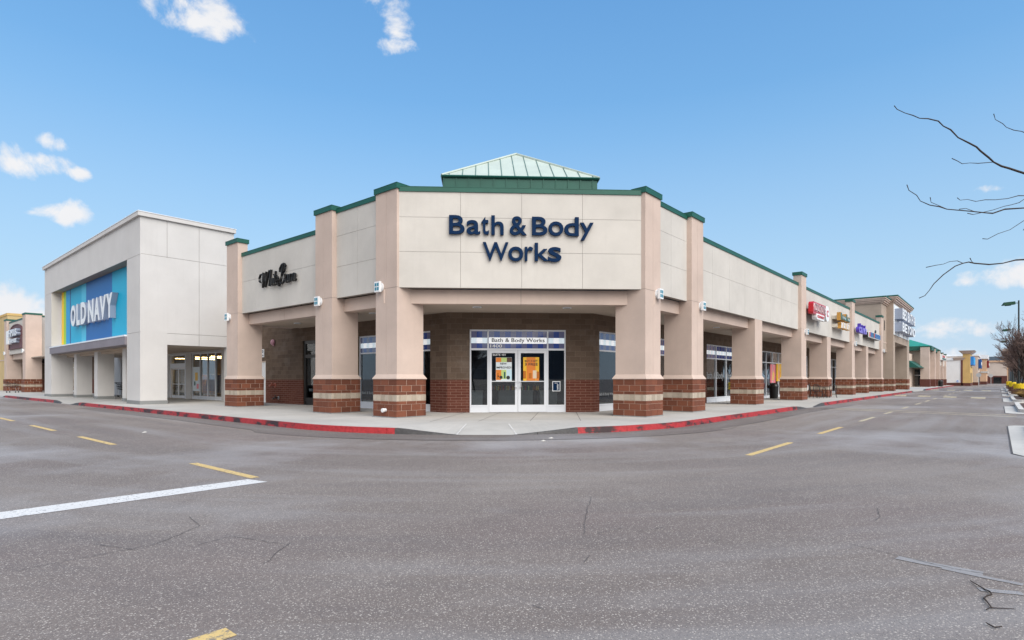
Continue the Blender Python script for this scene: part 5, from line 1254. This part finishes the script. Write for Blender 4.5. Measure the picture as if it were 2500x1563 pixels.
def arch(s0, s1, z0, z1, rise, n=14):
    c = (s0+s1)/2; return [(s0,z0),(s1,z0)]+[(c+(s1-s0)/2*math.cos(math.pi*i/n), z1+rise*math.sin(math.pi*i/n)) for i in range(n+1)]
mb = MB(); mb.eprism(FF, arch(-78.3,-71.6,4.45,5.9,.95), -.08, 0); mb.build('board', M['maroon'], t)
mb = MB(); pts = arch(-78.3,-71.6,4.45,5.9,.95); mb.tube([FF(a,-.09,z) for a,z in pts]+[FF(pts[0][0],-.09,pts[0][1])], .06, 5); mb.build('border', M['maroon'], t)
spread('FAMOUS', FF, -76.7, -72.7, 5.65, 6.35, -.4, -.08, [M['white'], M['letter_side']], t, .03)
spread('footwear', FF, -76.7, -73.0, 5.0, 5.42, -.35, -.08, [M['white'], M['letter_side']], t, .03)
mb = MB(); mb.eprism(FF, [(-77.9,4.95),(-77.5,4.95),(-77.5,5.3),(-77.3,4.95),(-76.95,4.95),(-76.95,6.3),(-77.9,6.3)], -.4, -.08); mb.build('emblem', [M['white']], t)
put_lamp(11.6, 70.4, 4.1, LROT, 'white square wall lamp on the shoe shop pier nearer the white store'); put_lamp(11.6, 79.6, 4.1, LROT, 'white square wall lamp on the shoe shop pier beside the ochre building')
oc = thing('ochre_building', 'ochre yellow stucco building at the far left edge', 'building', (14,90,0))
mb = MB(); mb.box(11.9,40,80.6,120,.15,8.2); mb.build('wall', M['pale_yellow_wall'], oc); MB().box(11.85,40,80.55,120,8.2,8.45).build('parapet_cap', M['yellow_wall'], oc)
MB().box(11.86,11.9,80.6,120,3.4,3.5).build('belt', M['tan'], oc)
bin_(11.0, 82.5, 'grey litter bin at the far left edge by the ochre building', 1.0, .3)

# ================================================================== LAMPS, ISLANDS, TREES (right)
def street_lamp():
    t = thing('street_lamp', 'green street lamp', 'street lamp')
    mb = MB(); mb.lathe((0,0,0), [(.38,0),(.38,.92),(.36,.95)], 28); mb.build('base', M['bollard'], t, smooth=False)
    mb = MB(); mb.tube([(0,0,.95),(0,0,8.7)], [.075,.06], 10); mb.lathe((0,0,.95), [(.14,0),(.14,.04)], 12); mb.build('pole', M['polecol'], t)
    mb = MB(); mb.tube([(0,0,8.45),(-.12,.35,8.48)], .035, 6); mb.build('arm', M['polecol'], t)
    # shoebox head pointing over the road
    a = Vector((-.32,.947,0)); b = Vector((.947,.32,0)); P = lambda s, w_, z: tuple(a*s+b*w_+Vector((0,0,z)))
    mb = MB(); mb.hexa([P(.3,-.2,8.33),P(1.25,-.24,8.26),P(1.25,.24,8.26),P(.3,.2,8.33),P(.3,-.13,8.62),P(1.1,-.12,8.55),P(1.1,.12,8.55),P(.3,.13,8.62)]); hd = mb.build('lamp_head', M['lampgreen'], t)
    mb = MB(); mb.hexa([P(.6,-.12,8.24),P(1.0,-.14,8.22),P(1.0,.14,8.22),P(.6,.12,8.24),P(.6,-.12,8.31),P(1.0,-.14,8.28),P(1.0,.14,8.28),P(.6,.12,8.31)]); mb.build('lens', M['lampgreen'], hd)
    MB().box(-.22,.22,-.16,.16,5.35,5.65).build('control_box', M['bronze'], t)
    return t
SL = street_lamp()
for i, (u, v, lab) in enumerate(((35.75,-2.1,'nearest green street lamp whose hood just enters at the right edge'),(71.2,-1.4,'tallest looking green street lamp on a yellow concrete base'),(109,-1.5,'middle of the three green street lamps over the bare trees'),(142,-1.4,'furthest and smallest green street lamp'))):
    o = SL if i == 0 else copy_tree(SL); o.location = (u,v,.02); tag(o, lab, 'street lamp', 'green street lamps along the planted islands')
t = thing('red_hydrant', 'small red fire hydrant among the shrubs behind the first yellow base', 'hydrant', (84,-1.3,.1))
mb = MB(); mb.lathe((84,-1.3,.1), [(.16,0),(.12,.08),(.12,.55),(.16,.58),(.12,.72),(.03,.8)], 14); mb.build('body', M['sign_red'], t); mb = MB(); mb.tube([(84,-1.5,.5),(84,-1.1,.5)], .06, 8); mb.build('outlet', M['sign_red'], t)
def grow(rnd, h, spread, levels, n0, trunk_r, thin, segs=3, bias=None, droop=0):
    """bare tree: returns (trunk mesh, twig mesh)"""
    tr, tw = MB(), MB()
    def branch(p, d, L, r, lev):
        pts = [p]; rs = [r]; dd = d.normalized()
        for k in range(segs):
            dd = (dd+Vector((rnd.uniform(-.18,.18),rnd.uniform(-.18,.18),rnd.uniform(-.06,.16)-droop))).normalized()
            pts.append(pts[-1]+dd*L/segs); rs.append(max(thin, r*(1-.6*(k+1)/segs)))
        (tr if lev <= 1 else tw).tube(pts, rs, 7 if lev == 0 else (5 if lev == 1 else 3), 0, caps=False)
        if lev >= levels: return
        n = n0[lev]
        for i in range(n):
            f = .28+.72*(i+rnd.random()*.6)/n if lev else .42+.58*(i+rnd.random()*.5)/n
            f = min(f, .98); k = int(f*segs); q = pts[k]+(pts[min(k+1,segs)]-pts[k])*(f*segs-k)
            a = rnd.uniform(0, 6.283); tilt = rnd.uniform(.45,.95)*spread
            base = dd if lev else Vector((0,0,1))
            side = Vector((math.cos(a),math.sin(a),0)); side = (side-base*side.dot(base)).normalized()
            nd = base*math.cos(tilt)+side*math.sin(tilt)
            if bias: nd = (nd+bias*rnd.uniform(.2,.6)).normalized()
            branch(q, nd, L*rnd.uniform(.42,.62)*(1.15 if lev == 0 else 1), max(thin, rs[k]*.55), lev+1)
    branch(Vector((0,0,0)), Vector((rnd.uniform(-.04,.04),rnd.uniform(-.04,.04),1)), h*.62, trunk_r, 0)
    return tr, tw
def tree(name, seed, loc, label, group, **kw):
    t = thing(name, label, 'tree', loc, group); tr, tw = grow(random.Random(seed), **kw)
    l = Vector(loc)
    for m_ in (tr, tw): m_.v = [(x+l.x,y+l.y,z+l.z) for x,y,z in m_.v]
    tr.build('trunk', M['bark'], t, smooth=True); tw.build('crown', M['twigs'], t, recalc=False)
    return t
TK = dict(h=5.4, spread=.62, levels=4, n0=[17,8,5,4], trunk_r=.10, thin=.009)
protos = [tree('bare_tree', 21, (55.0,-3.6,.1), 'bare reddish tree nearest the photographer at the right edge', 'bare trees along the planted islands', **TK), tree('bare_tree', 22, (66.5,-1.9,.1), 'bare reddish tree just beyond the first yellow lamp base', 'bare trees along the planted islands', **TK)]
rt = random.Random(12)
TL = ['second bare tree back, its crown merging with the next behind the lamp','bare tree between the tall lamp and the middle lamp','bare tree beneath the middle street lamp','bare tree just past the middle street lamp','bare tree halfway to the furthest street lamp','bare tree beneath the furthest street lamp','last bare tree of the row near the end of the road','bare tree deeper in the lot behind the tall lamp','bare tree deeper in the lot near the middle lamp','bare tree deeper in the lot before the peach building']
for (u, v), lab in zip(((74,-2.4),(81,-1.9),(88,-2.1),(97,-1.9),(105,-2.2),(116,-2.0),(128,-2.1),(70,-6),(90,-7),(118,-7)), TL):
    o = copy_tree(rt.choice(protos)); o.location = (u,v,.1); o.rotation_euler = (0,0,rt.uniform(0,6.28)); k = rt.uniform(.88,1.06); o.scale = (k,k,k); tag(o, lab, 'tree', 'bare trees along the planted islands')
# leafless tree just outside the right edge: its twigs reach into the sky
TB = Vector((18.4,-2.4,.1))
nt_ = thing('bare_tree', 'leafless young tree just off the right edge whose thin twigs reach into the sky', 'tree', TB)
def px(x, y, d): v = (FW+RT*((x-1250)/1402)+Vector((0,0,(926-y)/1402)))*d; return Vector((v.x,v.y,v.z+1.39))
z0 = Z0 = None
TW = [ # limbs as seen against the sky, tip first, each carried back to the trunk
 ([(2183,258),(2190,267),(2209,276),(2229,282),(2245,289),(2266,290),(2291,296),(2303,308),(2321,317),(2339,336),(2365,349),(2384,359),(2394,369),(2414,385),(2426,396),(2445,406),(2463,411),(2484,418),(2500,423),(2560,450),(2640,520)], 11.2, .030),
 ([(2324,387),(2337,393),(2349,400),(2368,398),(2388,399),(2426,396)], 11.3, .011),
 ([(2426,278),(2430,292),(2448,302),(2457,311),(2475,318),(2494,321),(2504,325),(2580,400),(2650,470)], 11.6, .016),
 ([(2214,451),(2219,465),(2238,477),(2247,491),(2270,501),(2294,505),(2312,511),(2335,513),(2370,516),(2408,520),(2424,521),(2453,511),(2500,508),(2590,530),(2660,600)], 11.0, .024),
 ([(2271,482),(2273,494),(2294,503),(2312,511)], 11.05, .010),
 ([(2342,511),(2358,509),(2380,517)], 11.0, .009),
 ([(2337,483),(2344,489),(2362,487),(2382,492),(2405,488),(2430,488),(2460,485),(2486,478),(2500,478),(2580,500),(2650,560)], 11.8, .017),
 ([(2362,521),(2376,524),(2398,519),(2424,513),(2451,504),(2470,500),(2488,495),(2501,486),(2580,500)], 11.5, .013),
 ([(2399,583),(2411,584),(2436,571),(2466,561),(2501,538),(2570,520),(2655,590)], 11.7, .015),
 ([(2244,728),(2258,722),(2269,709),(2280,693),(2303,671),(2332,650),(2351,643),(2365,640),(2379,643),(2415,646),(2448,643),(2480,635),(2500,634),(2580,640),(2662,720)], 10.8, .024),
 ([(2261,653),(2284,648),(2303,645),(2318,639),(2337,637),(2351,643)], 10.85, .011),
 ([(2368,630),(2372,638),(2376,642)], 10.85, .008)]
top = TB+Vector((0,0,4.6))
mb = MB(); mb.tube([TB, TB+Vector((.03,.02,1.2)), TB+Vector((-.02,.05,2.6)), top, top+Vector((.1,-.1,1.6))], [.085,.075,.062,.05,.03], 9); mb.build('trunk', M['bark'], nt_, smooth=True)
mb = MB(); rb = random.Random(8)
for pts, d, r in TW:
    P = [px(x,y,d) for x,y in pts]; n = len(P); long_ = pts[-1][0] > 2540
    # bring the hidden end home to the trunk
    if long_:
        zt = max(1.8, min(5.2, P[-1].z-.5)); end = TB+Vector((0,0,zt)); P = P+[P[-1]*.45+end*.55+Vector((0,0,-.1)), end]
    m_ = len(P); rs = [max(.005, .62*r*(.22+.78*(i/(m_-1))**.8)) for i in range(m_)]
    rs[0] = .008
    for i in range(1, m_-1):
        if rb.random() < .5: rs[i] *= 1.25
    mb.tube(P, rs, 6)
for k in range(9):      # limbs on the far side of the trunk
    a = rb.uniform(-2.6,.4); q = TB+Vector((0,0,rb.uniform(2.2,5.4))); dr = Vector((math.cos(a),math.sin(a),.5)).normalized(); pts = [q]
    if (dr.x*FW.x+dr.y*FW.y)*.9 < (dr.x*RT.x+dr.y*RT.y)*-1.0: continue
    for j in range(7): dr = (dr+Vector((rb.uniform(-.2,.2),rb.uniform(-.2,.2),rb.uniform(-.1,.15)))).normalized(); pts.append(pts[-1]+dr*.33)
    if all(((p.x*RT.x+p.y*RT.y)/(p.x*FW.x+p.y*FW.y)) > .92 for p in pts): mb.tube(pts, [.026-.003*j for j in range(8)], 6)
mb.build('crown', M['bark'], nt_, smooth=True)
# shrubs on the islands
def shrub(name, loc, r, h, n, mt, label, seed):
    rr = random.Random(seed); t = thing(name, label, 'shrub', loc); mb = MB()
    for k in range(n):
        a = rr.uniform(0,6.283); s = rr.random()**.5; b = Vector((loc[0]+.25*r*s*math.cos(a),loc[1]+.25*r*s*math.sin(a),loc[2])); L_ = h*rr.uniform(.65,1.05)
        e_ = b+Vector((math.cos(a)*r*s*rr.uniform(.7,1.1),math.sin(a)*r*s*rr.uniform(.7,1.1),L_*(1-.45*s)))
        mid = (b+e_)/2+Vector((0,0,L_*.18)); mb.tube([b,mid,e_], [.012,.010,.005], 3, 0, caps=False)
        if rr.random() < .8:
            f = mid+Vector((rr.uniform(-.2,.2),rr.uniform(-.2,.2),rr.uniform(.05,.25)))*r; mb.tube([mid,f], [.008,.004], 3, 0, caps=False)
    mb.build('stems', M[mt], t, recalc=False); return t
k = 0
SB = [(51.5,-1.5,'grass_y','ochre dry grass clump in the second planting island'),(53.6,-2.1,'grass_y','ochre dry grass clump behind the first one'),(49.5,-2.0,'shrub','dark red twiggy shrub at the near end of the second planting island'),(55.5,-1.4,'shrub','dark red twiggy shrub beside the ochre grass clumps'),(57.3,-1.7,'shrub','dark red twiggy shrub at the far end of the second planting island'),
 (65,-1.2,'shrub','dark shrub before the first yellow lamp base'),(68,-1.5,'shrub','dark shrub touching the first yellow lamp base'),(73.4,-1.5,'shrub','dark shrub just past the first yellow lamp base'),(82,-1.3,'shrub','dark shrub at the near end of the fourth island'),(86.5,-1.5,'shrub','dark shrub in the middle of the fourth island'),(90,-1.4,'shrub','dark shrub at the far end of the fourth island'),(99,-1.4,'shrub','dark shrub at the near end of the fifth island'),(106,-1.5,'shrub','dark shrub beside the middle lamp base'),(116,-1.4,'shrub','dark shrub in the sixth island')]
for i, (u, v, mt, lab) in enumerate(SB): shrub('dry_shrub' if mt == 'shrub' else 'grass_clump', (u,v,.11), .75 if mt == 'shrub' else .7, .62 if mt == 'shrub' else .75, 260 if u < 60 else 150, mt, lab, 40+i)
for i, (u, v, lab) in enumerate(((62.4,-1.9,'yellow concrete cylinder half hidden behind the first lamp base'),(98,-1.3,'yellow concrete cylinder furthest along the islands'))):
    t = thing('yellow_bollard', lab, 'bollard', (u+20*(i==0),v,.1)); mb = MB(); mb.lathe((u+20*(i==0),v,.1), [(.34,0),(.34,.85),(.32,.88)], 24); mb.build('body', M['bollard'], t); mb = MB(); mb.lathe((u+20*(i==0),v,.98), [(.1,0),(.1,.06),(.06,.08)], 12); mb.build('cap', M['lampgreen'], t)
# the rest of the car park behind the photographer, mirrored in the shop glass
rt2 = random.Random(77)
for k in range(12):
    a = HEAD+math.pi+rt2.uniform(-1.15,1.15); r = rt2.uniform(16,48); o = copy_tree(protos[k%2]); o.location = (r*math.cos(a), r*math.sin(a), .02); o.rotation_euler = (0,0,rt2.uniform(0,6.28)); kk = rt2.uniform(1.0,1.35); o.scale = (kk,kk,kk)
    tag(o, 'bare tree across the car park, mirrored in the shop glass', 'tree', 'bare trees across the car park mirrored in the glass')
b = thing('red_roofed_store', 'long low store with a red band across the car park, mirrored in the glass', 'store', (-60,-40,0))
FBK = frame((-95,10), (.6469,-.7626), (-.7626,-.6469))
MB().obox(FBK, -60, 70, 0, 20, 0, 5.2).build('wall', M['maroon'], b); MB().obox(FBK, -60, 70, -.3, 20, 5.2, 6.6).build('parapet', M['sign_red'], b); MB().obox(FBK, -40, 50, -.1, 0, .2, 3.2).build('window', M['car_glass'], b)
# twigs lying on the asphalt
def ground_twig(pts, r, label):
    P = [gp(*p) for p in pts]; t = thing('fallen_twig', label, 'twig', (P[0].x,P[0].y,0)); mb = MB()
    mb.tube([(p.x,p.y,r+.004+.004*(i%2)) for i,p in enumerate(P)], [r*(.5+.5*math.sin(math.pi*(i+.6)/(len(P)+.3))) for i in range(len(P))], 6); mb.build('stick', M['bark'], t); return t
tt = ground_twig([(2369,1421),(2385,1432),(2404,1442),(2417,1449),(2421,1455),(2410,1459),(2402,1464),(2408,1472),(2418,1483),(2420,1487),(2408,1492)], .0048, 'long crooked dark twig lying on the asphalt at lower right')
mb = MB(); P = [gp(*p) for p in ((2418,1487),(2440,1488),(2480,1490))]; mb.tube([(p.x,p.y,.008) for p in P], [.0035,.003,.002], 5); mb.build('side_shoot', M['bark'], tt)
ground_twig([(2408,1524),(2415,1530),(2428,1535),(2446,1535)], .004, 'short curved dark twig lying below the long one')
# scraps of paper on the road
for (x, y), lab in (((1326,1078),'small white paper scrap on the asphalt in front of the corner ramp'),((2008,981),'tiny white scrap lying by the red kerb on the right'),((352,1057),'tiny pale scrap on the asphalt beside the left lane dashes'),((1345,1071),'tiny grey scrap right beside the white paper scrap')):
    q_ = gp(x,y); t = thing('paper_scrap', lab, 'litter', (q_.x,q_.y,0)); mb = MB(); mb.add([(q_.x-.05,q_.y-.03,.006),(q_.x+.05,q_.y-.04,.012),(q_.x+.06,q_.y+.04,.03),(q_.x-.04,q_.y+.05,.008),(q_.x,q_.y,.035)], [(0,1,4),(1,2,4),(2,3,4),(3,0,4),(3,2,1,0)]); mb.build('paper', M['pad'], t)
# far parked cars
def car(x, y, rot, mt, label):
    t = thing('parked_car', label, 'car', (x,y,0), None, rot)
    prof = [(-2.2,.35),(2.2,.35),(2.25,.7),(2.0,.9),(1.2,.98),(.55,1.42),(-1.0,1.45),(-1.7,1.0),(-2.2,.95)]
    mb = MB(); F_ = lambda s,d,z: (s,d,z); mb.eprism(F_, prof, -.85, .85); mb.build('body', M[mt], t)
    mb = MB(); mb.eprism(F_, [(1.05,1.0),(.5,1.36),(-.95,1.38),(-1.5,1.02)], -.86, .86); mb.build('window', M['car_glass'], t)
    for sx in (-1.35,1.35):
        for sy in (-.8,.8): mb = MB(); mb.tube([(sx,sy-.1,.32),(sx,sy+.1,.32)], .32, 14); w_ = mb.build('wheel', M['tyre'], t); mb = MB(); mb.tube([(sx,sy-.105,.32),(sx,sy+.105,.32)], .18, 10); mb.build('rim', M['silver'], w_)
for x, y, r, mt, lab in ((215,-5,.4,'car_dark','dark car parked far off, nearest the cream corner building'),(212,-8.5,.2,'car_white','white car parked far off beside a dark one'),(218,-11,.1,'car_dark','dark car parked far off behind the bare trees'),(196,-9.5,1.2,'car_white','white car parked far off closer than the others')): car(x,y,r,mt,lab)
